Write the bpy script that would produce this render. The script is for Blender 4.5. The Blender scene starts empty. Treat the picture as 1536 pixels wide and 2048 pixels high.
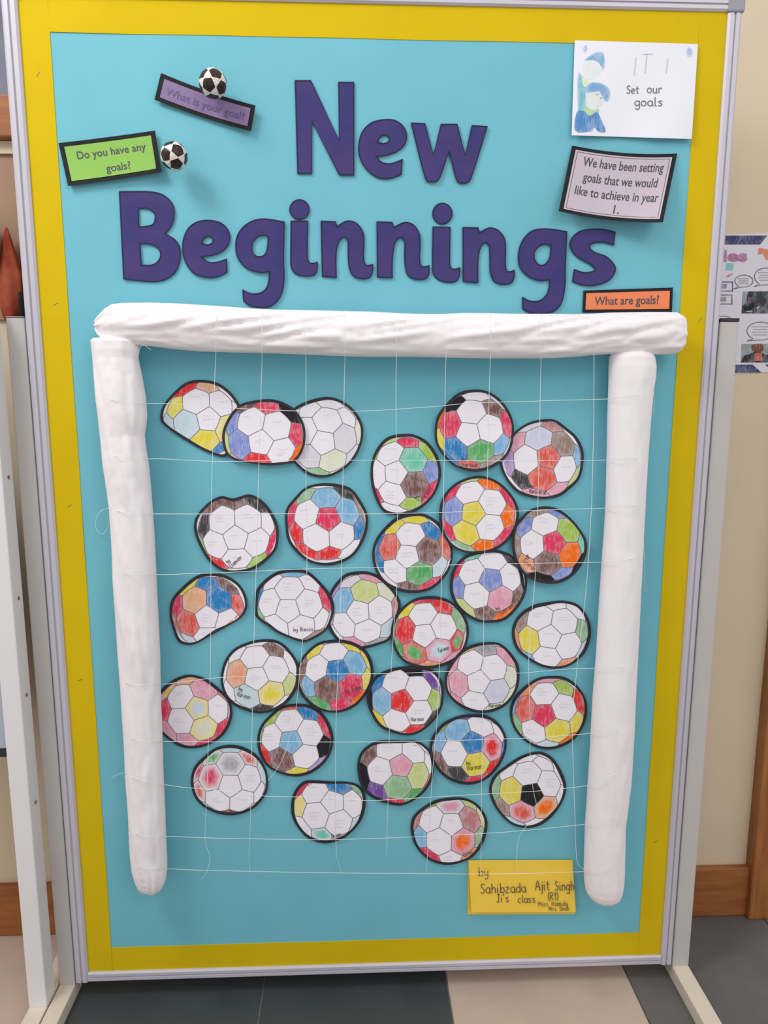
import bpy, math, random
from mathutils import Vector, Matrix, noise
from mathutils.geometry import tessellate_polygon
random.seed(7)
SC = bpy.context.scene
COL = SC.collection
# ---------------------------------------------------------------- camera
F = 1450.0                      # focal length in pixels of the 1536 x 2048 frame
RM = ((0.9991788457474726, -0.0014971154249141198, -0.040489416594373655),
      (-0.00510230575774339, 0.9867123963023655, -0.16239646997148058),
      (0.0401945355328651, 0.1624697068029852, 0.9858945144814678))
CAM = Vector((-0.04397812, -1.2918827, 1.19135906))
Z0 = 0.9358019                  # height of the board centre
BW, BH = 1.15, 1.7516           # papered area of the board
def w3(v): return Vector((v[0], v[2], -v[1]))
AX = [w3(RM[0]), w3(RM[1]), w3(RM[2])]      # right, down, forward in the world
cd = bpy.data.cameras.new('camera'); cam = bpy.data.objects.new('camera', cd); COL.objects.link(cam)
m = Matrix((AX[0], -AX[1], -AX[2])).transposed().to_4x4(); m.translation = CAM
cam.matrix_world = m
cd.sensor_fit = 'VERTICAL'; cd.sensor_height = 24; cd.lens = 24 * F / 2048; cd.clip_start = 0.02
SC.camera = cam
def ray(px, py):
    return AX[0] * ((px - 768) / F) + AX[1] * ((py - 1024) / F) + AX[2]
def at(px, py, d=0.0):          # the point of the plane d metres in front of the board face
    q = ray(px, py); return CAM + q * ((-d - CAM.y) / q.y)
def fl(px, py, z=0.0):
    q = ray(px, py); return CAM + q * ((z - CAM.z) / q.z)
# ---------------------------------------------------------------- light
WORLD_STR, KEY, FILL, EXPO = 0.82, 24.0, 16.0, -0.10
wd = bpy.data.worlds.new('world'); SC.world = wd; wd.use_nodes = True
bg = wd.node_tree.nodes['Background']; bg.inputs[0].default_value = (0.98, 0.975, 1.0, 1); bg.inputs[1].default_value = WORLD_STR
def area(name, loc, target, sx, sy, power, col):
    ld = bpy.data.lights.new(name, 'AREA'); ld.shape = 'RECTANGLE'; ld.size = sx; ld.size_y = sy
    ld.energy = power; ld.color = col
    o = bpy.data.objects.new(name, ld); COL.objects.link(o); o.location = loc
    o.rotation_euler = (Vector(target) - Vector(loc)).to_track_quat('-Z', 'Y').to_euler()
area('unseen_light', (-1.25, -0.95, 2.75), (0, 0, 1.1), 0.6, 0.6, KEY, (1.0, 0.98, 0.95))
area('unseen_light', (1.1, -2.3, 2.75), (0, 0, 0.5), 1.0, 0.8, FILL, (1.0, 0.95, 0.9))  # unseen fill lamp, placed behind the camera to brighten the lower board
SC.view_settings.view_transform = 'Standard'; SC.view_settings.look = 'None'
SC.view_settings.gamma = 1; SC.view_settings.use_curve_mapping = False
SC.view_settings.exposure = EXPO
# ---------------------------------------------------------------- materials
def lin(c): return tuple((v / 255 / 12.92) if v <= 10.3 else ((v / 255 + 0.055) / 1.055) ** 2.4 for v in c)
def mat(name, c, rough=0.6, var=0.0, scale=30, metal=0.0, bump=0.0, stretch=(1, 1, 1), c2=None, spec=0.4, bscale=None):
    M = bpy.data.materials.new(name); M.use_nodes = True
    nt = M.node_tree; b = nt.nodes['Principled BSDF']
    b.inputs['Roughness'].default_value = rough; b.inputs['Metallic'].default_value = metal
    b.inputs['Specular IOR Level'].default_value = spec
    a = lin(c); M.diffuse_color = (*a, 1)
    tc = nt.nodes.new('ShaderNodeTexCoord'); mp = nt.nodes.new('ShaderNodeMapping')
    mp.inputs['Scale'].default_value = stretch; nt.links.new(tc.outputs['Object'], mp.inputs['Vector'])
    nz = nt.nodes.new('ShaderNodeTexNoise'); nz.inputs['Scale'].default_value = scale; nz.inputs['Detail'].default_value = 5
    nt.links.new(mp.outputs[0], nz.inputs['Vector'])
    mx = nt.nodes.new('ShaderNodeMix'); mx.data_type = 'RGBA'
    k = lin(c2) if c2 else tuple(max(0, v * (1 - var)) for v in a)
    k1 = a if c2 else tuple(min(1, v * (1 + var)) for v in a)
    mx.inputs['A'].default_value = (*k, 1); mx.inputs['B'].default_value = (*k1, 1)
    rp = nt.nodes.new('ShaderNodeMapRange'); rp.inputs['From Min'].default_value = 0.3; rp.inputs['From Max'].default_value = 0.7
    nt.links.new(nz.outputs['Fac'], rp.inputs['Value']); nt.links.new(rp.outputs[0], mx.inputs['Factor'])
    nt.links.new(mx.outputs['Result'], b.inputs['Base Color'])
    if bump:
        n2 = nt.nodes.new('ShaderNodeTexNoise'); n2.inputs['Scale'].default_value = bscale or scale * 4
        nt.links.new(mp.outputs[0], n2.inputs['Vector'])
        bp = nt.nodes.new('ShaderNodeBump'); bp.inputs['Strength'].default_value = bump; bp.inputs['Distance'].default_value = 0.002
        nt.links.new(n2.outputs['Fac'], bp.inputs['Height']); nt.links.new(bp.outputs[0], b.inputs['Normal'])
    return M
M = {}
M['teal'] = mat('teal_backing_paper', (116, 188, 203), 0.85, 0.03, 9, bump=0.05, bscale=500, spec=0.15)
M['yellow'] = mat('yellow_border_roll', (212, 182, 14), 0.8, 0.03, 12, bump=0.05, bscale=500, spec=0.15)
M['alu'] = mat('satin_aluminium', (196, 192, 202), 0.42, 0.04, 8, metal=0.08, stretch=(1, 1, 0.1))
M['alu_dark'] = mat('aluminium_groove', (150, 150, 160), 0.5, 0.05, 8)
M['post'] = mat('white_grey_powder_coat', (192, 187, 184), 0.55, 0.03, 6, bump=0.05, bscale=300)
M['post_white'] = mat('white_powder_coat', (228, 225, 226), 0.5, 0.02, 6, bump=0.05, bscale=300)
M['foot'] = mat('cream_powder_coat', (222, 210, 192), 0.5, 0.03, 9)
M['black'] = mat('black_plastic', (42, 42, 44), 0.5, 0.1, 40)
M['grey_cap'] = mat('grey_plastic_corner', (150, 150, 160), 0.5, 0.05, 40)
M['screw'] = mat('dull_steel_screw', (135, 132, 120), 0.4, 0.1, 60, metal=0.6)
M['wall'] = mat('cream_painted_wall', (222, 204, 176), 0.9, 0.04, 3, bump=0.1, bscale=90, spec=0.1)
M['wood'] = mat('varnished_oak', (170, 108, 58), 0.4, 0.0, 7, c2=(142, 80, 38), stretch=(1.0, 1.0, 9), bump=0.05)
M['woodv'] = mat('varnished_oak_upright', (176, 120, 66), 0.4, 0.0, 7, c2=(146, 84, 40), stretch=(9, 9, 1.0), bump=0.05)
M['tile_dark'] = mat('charcoal_floor_tile', (66, 72, 74), 0.42, 0.12, 9, bump=0.1, bscale=60)
M['tile_grey'] = mat('grey_floor_tile', (104, 102, 102), 0.45, 0.12, 9, bump=0.1, bscale=60)
M['tile_beige'] = mat('beige_floor_tile', (196, 176, 160), 0.42, 0.07, 9, bump=0.1, bscale=60)
M['grout'] = mat('pale_grout', (170, 160, 145), 0.9, 0.08, 30)
M['paper'] = mat('white_paper', (238, 232, 235), 0.8, 0.01, 20, bump=0.1, bscale=60, spec=0.25)
M['tube'] = mat('crumpled_white_paper', (243, 236, 238), 0.75, 0.015, 12, bump=0.25, bscale=35, spec=0.3)
M['marker'] = mat('black_marker_pen', (42, 42, 48), 0.6, 0.15, 60)
M['cardblack'] = mat('black_sugar_paper', (36, 38, 40), 0.8, 0.1, 60, spec=0.2)
M['pencil'] = mat('grey_printed_line', (118, 114, 120), 0.8, 0.1, 60)
M['faint'] = mat('faint_pencil', (204, 198, 208), 0.8, 0.03, 60)
M['ink'] = mat('dark_ink', (82, 78, 84), 0.7, 0.05, 60)
M['letter'] = mat('purple_watercolour_card', (40, 46, 112), 0.65, 0.0, 9, c2=(76, 58, 114), spec=0.3)
M['purple_ink'] = mat('faded_purple_ink', (104, 86, 132), 0.7, 0.05, 60)
M['letteredge'] = mat('navy_letter_edge', (26, 28, 62), 0.7, 0.05, 60)
M['thread'] = mat('white_cotton_thread', (236, 242, 240), 0.8, 0.02, 60)
M['green_card'] = mat('lime_green_paper', (142, 190, 92), 0.8, 0.02, 30, spec=0.2)
M['purple_card'] = mat('purple_paper', (140, 120, 158), 0.8, 0.05, 14, spec=0.2)
M['grey_card'] = mat('grey_paper', (196, 184, 194), 0.8, 0.02, 30, spec=0.2)
M['orange_card'] = mat('orange_paper', (238, 136, 92), 0.8, 0.02, 30, spec=0.2)
M['yellow_card'] = mat('yellow_paper', (246, 208, 78), 0.8, 0.02, 30, spec=0.2)
M['foil_w'] = mat('white_foil', (232, 226, 212), 0.35, 0.04, 60, bump=0.6, bscale=260)
M['foil_k'] = mat('dark_foil', (46, 26, 30), 0.3, 0.2, 60, bump=0.6, bscale=260)
M['lilac_frame'] = mat('pale_blue_frame', (176, 184, 200), 0.5, 0.03, 8)
M['navy'] = mat('navy_print', (66, 70, 112), 0.7, 0.05, 60)
M['navy_panel'] = mat('navy_felt', (44, 36, 62), 0.9, 0.1, 60)
M['red_cloth'] = mat('red_cloth', (128, 14, 12), 0.9, 0.0, 16, c2=(170, 88, 56), bump=0.4, bscale=90)
M['black_cloth'] = mat('black_cloth', (34, 36, 38), 0.9, 0.2, 20, bump=0.4, bscale=90)
M['blue_cloth'] = mat('window_blind', (58, 58, 98), 0.7, 0.0, 3, c2=(140, 142, 150))
M['tan_panel'] = mat('tan_painted_panel', (168, 136, 112), 0.85, 0.04, 6)
M['white_door'] = mat('white_gloss_paint', (225, 225, 222), 0.4, 0.02, 6)
def crayon_material(name, paper, gloss=0.8):
    Q = bpy.data.materials.new(name); Q.use_nodes = True; nt = Q.node_tree; b = nt.nodes['Principled BSDF']
    b.inputs['Roughness'].default_value = gloss; b.inputs['Specular IOR Level'].default_value = 0.25
    at_ = nt.nodes.new('ShaderNodeAttribute'); at_.attribute_name = 'col'
    tc = nt.nodes.new('ShaderNodeTexCoord'); mp = nt.nodes.new('ShaderNodeMapping')
    mp.inputs['Rotation'].default_value = (0, 0.7, 0); mp.inputs['Scale'].default_value = (1, 1, 0.22)
    nt.links.new(tc.outputs['Object'], mp.inputs[0])
    nz = nt.nodes.new('ShaderNodeTexNoise'); nz.inputs['Scale'].default_value = 420; nz.inputs['Detail'].default_value = 2
    n2 = nt.nodes.new('ShaderNodeTexNoise'); n2.inputs['Scale'].default_value = 60; n2.inputs['Detail'].default_value = 2
    nt.links.new(mp.outputs[0], nz.inputs['Vector']); nt.links.new(tc.outputs['Object'], n2.inputs['Vector'])
    ad = nt.nodes.new('ShaderNodeMath'); ad.operation = 'ADD'; nt.links.new(nz.outputs[0], ad.inputs[0]); nt.links.new(n2.outputs[0], ad.inputs[1])
    mr = nt.nodes.new('ShaderNodeMapRange'); mr.inputs['From Min'].default_value = 0.75; mr.inputs['From Max'].default_value = 1.25
    mr.inputs['To Min'].default_value = 0.74; mr.inputs['To Max'].default_value = 1.14
    nt.links.new(ad.outputs[0], mr.inputs[0])
    mu = nt.nodes.new('ShaderNodeMath'); mu.operation = 'MULTIPLY'; mu.use_clamp = True
    nt.links.new(mr.outputs[0], mu.inputs[0]); nt.links.new(at_.outputs['Alpha'], mu.inputs[1])
    mx = nt.nodes.new('ShaderNodeMix'); mx.data_type = 'RGBA'; mx.inputs['A'].default_value = (*lin(paper), 1)
    nt.links.new(mu.outputs[0], mx.inputs['Factor']); nt.links.new(at_.outputs['Color'], mx.inputs['B'])
    nt.links.new(mx.outputs['Result'], b.inputs['Base Color'])
    return Q
M['crayon'] = crayon_material('crayon_on_paper', (244, 240, 247))
M['print'] = crayon_material('printed_poster', (232, 232, 240), 0.35)
# ---------------------------------------------------------------- helpers
class MB:
    def __init__(s): s.v = []; s.f = []; s.mi = []; s.c = []
    def vert(s, p, c=None): s.v.append(Vector(p)); s.c.append(c or (1, 1, 1, 0)); return len(s.v) - 1
    def face(s, idx, mi=0): s.f.append(tuple(idx)); s.mi.append(mi)
    def box(s, lo, hi, mi=0):
        i = len(s.v)
        for x in (lo[0], hi[0]):
            for y in (lo[1], hi[1]):
                for z in (lo[2], hi[2]): s.vert((x, y, z))
        for q in ((0, 1, 3, 2), (4, 6, 7, 5), (0, 4, 5, 1), (2, 3, 7, 6), (0, 2, 6, 4), (1, 5, 7, 3)): s.face([i + k for k in q], mi)
    def build(s, name, mats, parent=None, smooth=False, origin=None, bevel=0):
        o0 = Vector(origin) if origin is not None else (parent.location.copy() if parent else Vector())
        me = bpy.data.meshes.new(name)
        me.from_pydata([tuple(p - o0) for p in s.v], [], s.f)
        for k in (mats if isinstance(mats, (list, tuple)) else [mats]): me.materials.append(M[k])
        for p, mi in zip(me.polygons, s.mi): p.material_index = mi; p.use_smooth = smooth
        if any(c[3] for c in s.c):
            ca = me.color_attributes.new('col', 'FLOAT_COLOR', 'POINT')
            ca.data.foreach_set('color', [x for c in s.c for x in c])
        me.update()
        o = bpy.data.objects.new(name, me); COL.objects.link(o)
        if parent: o.parent = parent; o.location = o0 - parent.location if origin is not None else (0, 0, 0)
        else: o.location = o0
        if bevel:
            b = o.modifiers.new('bevel', 'BEVEL'); b.width = bevel; b.segments = 2; b.limit_method = 'ANGLE'
        return o
def empty(name, loc):
    o = bpy.data.objects.new(name, None); COL.objects.link(o); o.location = loc; o.empty_display_size = 0.02; return o
def tag(o, label, cat, group=None):
    o['label'] = label; o['category'] = cat
    if group: o['group'] = group
    return o
def boxo(name, lo, hi, mats, parent=None, bevel=0.0):
    b = MB(); b.box(lo, hi); 
    return b.build(name, mats, parent, bevel=bevel, origin=None if parent else ((lo[0]+hi[0])/2, (lo[1]+hi[1])/2, lo[2]))
def structure(o): o['kind'] = 'structure'; return o
def slab(mb, loops, dtop, dbot, mi=0, cols=None, dfun=None):
    """flat sheet from pixel loops (outer first, holes after) with a front, a back and edges"""
    pts = [p for L in loops for p in L]
    top = [mb.vert(at(p[0], p[1], (dfun(*p) if dfun else 0) + dtop)) for p in pts]
    bot = [mb.vert(mb.v[i] + Vector((0, dtop - dbot, 0))) for i in top]
    tr = tessellate_polygon([[Vector((p[0], p[1], 0)) for p in L] for L in loops])
    for t in tr:
        mb.face([top[k] for k in t], mi); mb.face([bot[k] for k in reversed(t)], mi)
    s = 0
    for L in loops:
        n = len(L)
        for k in range(n): mb.face((top[s + k], bot[s + k], bot[s + (k + 1) % n], top[s + (k + 1) % n]), mi)
        s += n
def ribbon_closed(mb, loop, w, d, inward=1, mi=0, dfun=None):
    n = len(loop); area2 = sum(loop[i][0] * loop[(i + 1) % n][1] - loop[(i + 1) % n][0] * loop[i][1] for i in range(n))
    sg = inward * (1 if area2 > 0 else -1)
    a = []; b = []
    for i in range(n):
        p0, p1, p2 = (Vector(loop[(i + k) % n][:2]) for k in (-1, 0, 1))
        e1 = (p1 - p0); e2 = (p2 - p1)
        if e1.length < 1e-6: e1 = e2
        if e2.length < 1e-6: e2 = e1
        e1.normalize(); e2.normalize()
        n1 = Vector((-e1.y, e1.x)) * sg; n2 = Vector((-e2.y, e2.x)) * sg
        mt = n1 + n2; mt = mt / max(0.35, mt.length_squared / 2) 
        q = p1 + mt * w
        a.append(mb.vert(at(p1.x, p1.y, d + (dfun(p1.x, p1.y) if dfun else 0))))
        b.append(mb.vert(at(q.x, q.y, d + (dfun(q.x, q.y) if dfun else 0))))
    for i in range(n):
        j = (i + 1) % n; mb.face((a[i], a[j], b[j], b[i]), mi)
def stroke(mb, pts, w, d, mi=0, mapf=None, dfun=None, col=None):
    """open pen line in pixel space"""
    n = len(pts)
    if n < 2: return
    P = [Vector(p[:2]) for p in pts]; L = []; R = []
    for i in range(n):
        e = P[min(i + 1, n - 1)] - P[max(i - 1, 0)]
        if e.length < 1e-9: e = Vector((1, 0))
        e.normalize(); q = Vector((-e.y, e.x)) * w / 2
        if i == 0: P[i] = P[i] - e * w * 0.3
        if i == n - 1: P[i] = P[i] + e * w * 0.3
        for lst, s in ((L, 1), (R, -1)):
            x = P[i] + q * s
            lst.append(mb.vert(at(x.x, x.y, d + (dfun(x.x, x.y) if dfun else 0)), col))
    for i in range(n - 1): mb.face((L[i], L[i + 1], R[i + 1], R[i]), mi)
def catmull(pts, closed=True, step=6):
    n = len(pts); out = []
    for i in range(n if closed else n - 1):
        g = lambda k: Vector(pts[k % n][:2]) if closed else Vector(pts[max(0, min(n - 1, k))][:2])
        p0, p1, p2, p3 = g(i - 1), g(i), g(i + 1), g(i + 2)
        for s in range(step):
            t = s / step
            out.append(0.5 * ((2 * p1) + (p2 - p0) * t + (2 * p0 - 5 * p1 + 4 * p2 - p3) * t * t + (3 * p1 - p0 - 3 * p2 + p3) * t ** 3))
    if not closed: out.append(Vector(pts[-1][:2]))
    return [(p.x, p.y) for p in out]
def shape(pts, ox, oy, sc, step=5):
    """pts: (x, y) smooth or (x, y, 1) corner -> pixel loop"""
    P = [((p[0] / sc + ox), (p[1] / sc + oy)) for p in pts]; cor = [i for i, p in enumerate(pts) if len(p) > 2]
    if not cor: return catmull(P, True, step)
    out = []
    for a, b in zip(cor, cor[1:] + [cor[0] + len(P)]):
        run = [P[k % len(P)] for k in range(a, b + 1)]
        if len(run) == 2: out.append(run[0])
        else: out += catmull(run, False, step)[:-1]
    return out
# pen strokes for handwriting, unit: x-height 0.6, ascender 1.0
FONT = {
 'a': [[(.45,.5),(.25,.6),(.05,.45),(.05,.15),(.25,0),(.42,.12),(.45,.55),(.45,.1),(.55,0)]], 'b': [[(.08,1),(.08,0),(.08,.3),(.3,.58),(.48,.4),(.48,.15),(.28,0),(.08,.1)]],
 'c': [[(.42,.5),(.25,.6),(.06,.4),(.06,.15),(.25,0),(.42,.08)]], 'd': [[(.45,.45),(.25,.58),(.05,.4),(.05,.15),(.25,0),(.45,.15)],[(.45,1),(.45,0)]],
 'e': [[(.06,.32),(.42,.34),(.38,.55),(.2,.6),(.05,.4),(.06,.12),(.25,0),(.42,.08)]], 'g': [[(.45,.5),(.25,.6),(.05,.4),(.08,.12),(.28,.05),(.45,.2)],[(.46,.58),(.46,-.25),(.28,-.4),(.08,-.3)]],
 'h': [[(.08,1),(.08,0)],[(.08,.35),(.3,.6),(.44,.45),(.44,0)]], 'i': [[(.1,.58),(.1,.08),(.2,0)],[(.1,.8),(.11,.85)]],
 'j': [[(.2,.58),(.2,-.25),(.05,-.35)],[(.2,.8),(.21,.85)]], 'k': [[(.08,1),(.08,0)],[(.42,.58),(.1,.25),(.42,0)]], 'l': [[(.1,1),(.1,.1),(.22,0)]],
 'm': [[(.05,.58),(.05,0)],[(.05,.4),(.2,.6),(.3,.45),(.3,0)],[(.3,.4),(.46,.6),(.57,.45),(.57,0)]], 'n': [[(.06,.58),(.06,0)],[(.06,.38),(.26,.6),(.42,.42),(.42,0)]],
 'o': [[(.25,.6),(.06,.45),(.06,.15),(.25,0),(.44,.15),(.44,.45),(.25,.6)]], 'r': [[(.06,.58),(.06,0)],[(.06,.38),(.22,.58),(.38,.55)]],
 's': [[(.38,.52),(.2,.6),(.06,.48),(.2,.33),(.38,.18),(.25,0),(.04,.06)]], 't': [[(.18,.9),(.18,.1),(.32,0)],[(.02,.6),(.36,.6)]],
 'u': [[(.06,.58),(.06,.15),(.2,0),(.4,.15),(.42,.58),(.42,.05),(.5,0)]], 'v': [[(.04,.58),(.22,0),(.42,.58)]], 'w': [[(.03,.58),(.15,0),(.3,.5),(.42,0),(.56,.58)]],
 'y': [[(.05,.58),(.08,.2),(.25,.08),(.42,.25)],[(.44,.58),(.42,-.2),(.25,-.4),(.08,-.3)]], 'z': [[(.05,.58),(.4,.58),(.05,0),(.42,0)]],
 'A': [[(.02,0),(.28,1),(.55,0)],[(.12,.38),(.46,.38)]], 'B': [[(.06,0),(.06,1),(.35,.95),(.38,.65),(.08,.52),(.42,.42),(.45,.1),(.06,0)]],
 'E': [[(.45,1),(.06,1),(.06,0),(.46,0)],[(.06,.5),(.38,.5)]], 'G': [[(.5,.85),(.28,1),(.06,.7),(.06,.25),(.28,0),(.5,.15),(.5,.45),(.3,.45)]],
 'H': [[(.06,1),(.06,0)],[(.48,1),(.48,0)],[(.06,.5),(.48,.5)]], 'J': [[(.1,1),(.5,1)],[(.32,1),(.32,.15),(.18,0),(.04,.1)]],
 'M': [[(.05,0),(.05,1),(.3,.4),(.55,1),(.55,0)]], 'S': [[(.45,.88),(.25,1),(.08,.8),(.25,.55),(.45,.3),(.28,0),(.04,.1)]],
 'Y': [[(.04,1),(.26,.5),(.48,1)],[(.26,.5),(.26,0)]], 'Z': [[(.05,1),(.46,1),(.05,0),(.48,0)]], 'R': [[(.06,0),(.06,1),(.38,.95),(.4,.6),(.08,.5),(.45,0)]],
 '(': [[(.25,1.1),(.08,.7),(.08,.2),(.25,-.15)]], ')': [[(.05,1.1),(.22,.7),(.22,.2),(.05,-.15)]], '1': [[(.05,.8),(.2,1),(.2,0)]], "'": [[(.1,1.05),(.06,.8)]], ' ': []}
def handwrite(mb, text, x, y, h, ang=0, w=1.3, d=0.0, width=None, dfun=None, mi=0):
    adv = lambda ch: 0.35 if ch in "ilj'1()" else (0.75 if ch in 'mwMH' else 0.6)
    tot = sum(adv(c) for c in text); sx = (width / (tot * h)) if width else 1.0
    ca, sa = math.cos(math.radians(ang)), -math.sin(math.radians(ang)); cx = 0
    for ch in text:
        for st in FONT.get(ch, []):
            pts = []
            for (u, v) in st:
                X = (cx + u) * h * sx; Y = v * h
                pts.append((x + X * ca + Y * sa, y + X * sa - Y * ca))
            stroke(mb, catmull(pts, False, 3) if len(pts) > 2 else pts, w, d, mi, dfun=dfun)
        cx += adv(ch)
_tc = {}
def glyphs(text, bold):
    key = (text, bold)
    if key not in _tc:
        cu = bpy.data.curves.new('t', 'FONT'); cu.body = text; cu.size = 1; cu.offset = bold; cu.resolution_u = 3
        ob = bpy.data.objects.new('t', cu); COL.objects.link(ob); bpy.context.view_layer.update()
        dg = bpy.context.evaluated_depsgraph_get(); me = bpy.data.meshes.new_from_object(ob.evaluated_get(dg))
        vs = [(v.co.x, v.co.y) for v in me.vertices]; fs = [tuple(p.vertices) for p in me.polygons]
        bpy.data.objects.remove(ob); bpy.data.meshes.remove(me); bpy.data.curves.remove(cu)
        _tc[key] = (vs, fs)
    return _tc[key]
def type_text(mb, text, pl, pr, h, d, bold=0.012, dfun=None, mi=0, warp=None):
    """printed text: baseline from pixel pl to pr, capital height about 0.7 h"""
    vs, fs = glyphs(text, bold); x0 = min(v[0] for v in vs); x1 = max(v[0] for v in vs)
    a = Vector(pl); b = Vector(pr); e = (b - a); L = e.length; e.normalize(); up = Vector((e.y, -e.x)); i = len(mb.v)
    for (vx, vy) in vs:
        t = (vx - x0) / (x1 - x0); p = a + e * (t * L) + up * (vy * h)
        if warp: p = p + Vector((0, warp * 4 * t * (1 - t)))
        mb.vert(at(p.x, p.y, d + (dfun(p.x, p.y) if dfun else 0)))
    for f in fs: mb.face([i + k for k in f], mi)
# ================================================================ setting
WY = 0.19
def wp(px, py, d=0.0): return at(px, py, -(WY - d))
X0, XE, Y0 = -2.5, 2.9, -2.6
floor = structure(boxo('floor', (X0, Y0, -0.06), (XE, 0.9, -0.004), 'grout'))
bx = [-0.61 + 0.375 * k for k in range(-5, 9)]
by = [0.565 - 0.375 * k for k in range(0, 9)]
tm = {}
for i in range(len(bx) - 1):
    for j in range(len(by) - 1):
        x, y = bx[i], by[j + 1]; cx = x + 0.1875
        if j <= 1:
            kind = 'tile_beige' if cx < -0.61 or 0.15 < cx < 0.5 else ('tile_grey' if cx > 0.5 else 'tile_dark')
        else: kind = random.choice(['tile_beige', 'tile_dark', 'tile_grey'])
        if kind not in tm:
            b = MB(); b.box((0.0015, 0.0015, -0.0045), (0.3735, 0.3735, 0)); 
            b.build('floor_tile', kind, floor, origin=(x, y, 0))
            tm[kind] = COL.objects[-1]; o = tm[kind]
            o.data.transform(Matrix.Translation((x, y, 0)))
        else:
            o = tm[kind].copy(); COL.objects.link(o); o.parent = floor
        o.location = Vector((x, y, 0)) - floor.location
DX = 0.905      # doorway starts here
structure(boxo('wall_back', (X0, WY, 0), (DX - 0.02, WY + 0.12, 2.7), 'wall'))
structure(boxo('wall_passage', (DX - 0.3, 0.75, 0), (XE, 0.85, 2.7), 'white_door'))
sk_t = wp(1440, 1728).z; 
structure(boxo('baseboard_back', (X0, WY - 0.016, 0), (0.858, WY - 0.0005, sk_t), 'wood', bevel=0.004))
structure(boxo('baseboard_passage', (DX - 0.3, 0.735, 0), (XE, 0.7495, 0.12), 'navy_panel'))
structure(boxo('trim_1', (0.852, WY - 0.03, 0), (DX, WY + 0.13, 2.1), 'woodv', bevel=0.004))
# wooden rail, blind and tan panel on the wall at the left
zr0, zr1 = wp(10, 285).z, wp(10, 200).z
structure(boxo('trim_2', (X0, WY - 0.03, zr0), (-0.55, WY - 0.0005, zr1), 'wood', bevel=0.004))
structure(boxo('trim_3', (X0, WY - 0.012, wp(10, 311).z), (-0.55, WY - 0.0005, zr0 - 0.001), 'wall'))
structure(boxo('window_1', (X0, WY - 0.008, zr1 + 0.001), (-0.56, WY - 0.0005, 2.4), 'blue_cloth'))
structure(boxo('wall_panel', (X0, WY - 0.006, wp(10, 640).z), (-0.55, WY - 0.0005, wp(10, 312).z), 'tan_panel'))
# ================================================================ display board
FR = 0.025
xl, xr, zb, zt = -BW / 2, BW / 2, Z0 - BH / 2, Z0 + BH / 2
board = tag(empty('display_board', (0, 0.02, 0)), 'tall portable display board covered in teal paper with a yellow border', 'display board')
boxo('backing_board', (xl, 0.0012, zb), (xr, 0.024, zt), 'grey_cap', board)
TB, TV = 0.0468, 0.0511
def wavy_rect(x0, x1, z0, z1, y0, y1, name, mk):
    b = MB(); b.box((x0, y0, z0), (x1, y1, z1)); return b.build(name, mk, board)
wavy_rect(xl + 0.01, xr - 0.01, zb + 0.01, zt - 0.01, 0.0, 0.0012, 'backing_paper', 'teal')
for nm, a in (('l', (xl, xl + TB, zb, zt)), ('r', (xr - TB, xr, zb, zt)), ('t', (xl + TB, xr - TB, zt - TV, zt)), ('b', (xl + TB, xr - TB, zb, zb + TV))):
    n = 40; b = MB(); horiz = nm in 'tb'; inner = []; outer = []
    L0, L1 = (a[0], a[1]) if horiz else (a[2], a[3])
    for k in range(n + 1):
        s = L0 + (L1 - L0) * k / n; wv = 0.0009 * noise.noise(Vector((s * 6, ord(nm[0]), 0))); lift = 0.0015 * max(0, noise.noise(Vector((s * 5, ord(nm[0]), 3))))
        if horiz: e = (a[2] if nm == 't' else a[3]) + wv; pts = [(s, -0.0009 - lift, e), (s, -0.0006, a[3] if nm == 't' else a[2])]
        else: e = (a[1] if nm == 'l' else a[0]) + wv; pts = [(e, -0.0009 - lift, s), (a[0] if nm == 'l' else a[1], -0.0006, s)]
        i1 = b.vert(pts[0]); i2 = b.vert(pts[1]); i3 = b.vert((pts[0][0], 0.0, pts[0][2])); inner.append((i1, i2, i3))
    for k in range(n):
        p, q = inner[k], inner[k + 1]; b.face((p[0], q[0], q[1], p[1])); b.face((p[0], p[2], q[2], q[0]))
    b.build('border_strip', 'yellow', board)
def staple(px, py, ang=60):
    p = at(px, py, 0.0012); b = MB(); c, s = math.cos(math.radians(ang)), math.sin(math.radians(ang))
    q = [(-.0045, -.0005), (.0045, -.0005), (.0045, .0005), (-.0045, .0005)]
    f = [b.vert((p.x + u * c - v * s, p.y, p.z + u * s + v * c)) for u, v in q]; g = [b.vert(b.v[i] + Vector((0, .0009, 0))) for i in f]
    b.face(f)
    for k in range(4): b.face((f[k], g[k], g[(k + 1) % 4], f[(k + 1) % 4]))
    b.build('staple', 'screw', board)
for s in ((76, 148, 55), (112, 608, 25), (139, 1012, 30), (1512 - 200, 1683, 35), (1400, 640, 60), (160, 1360, 20)): staple(*s)
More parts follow.
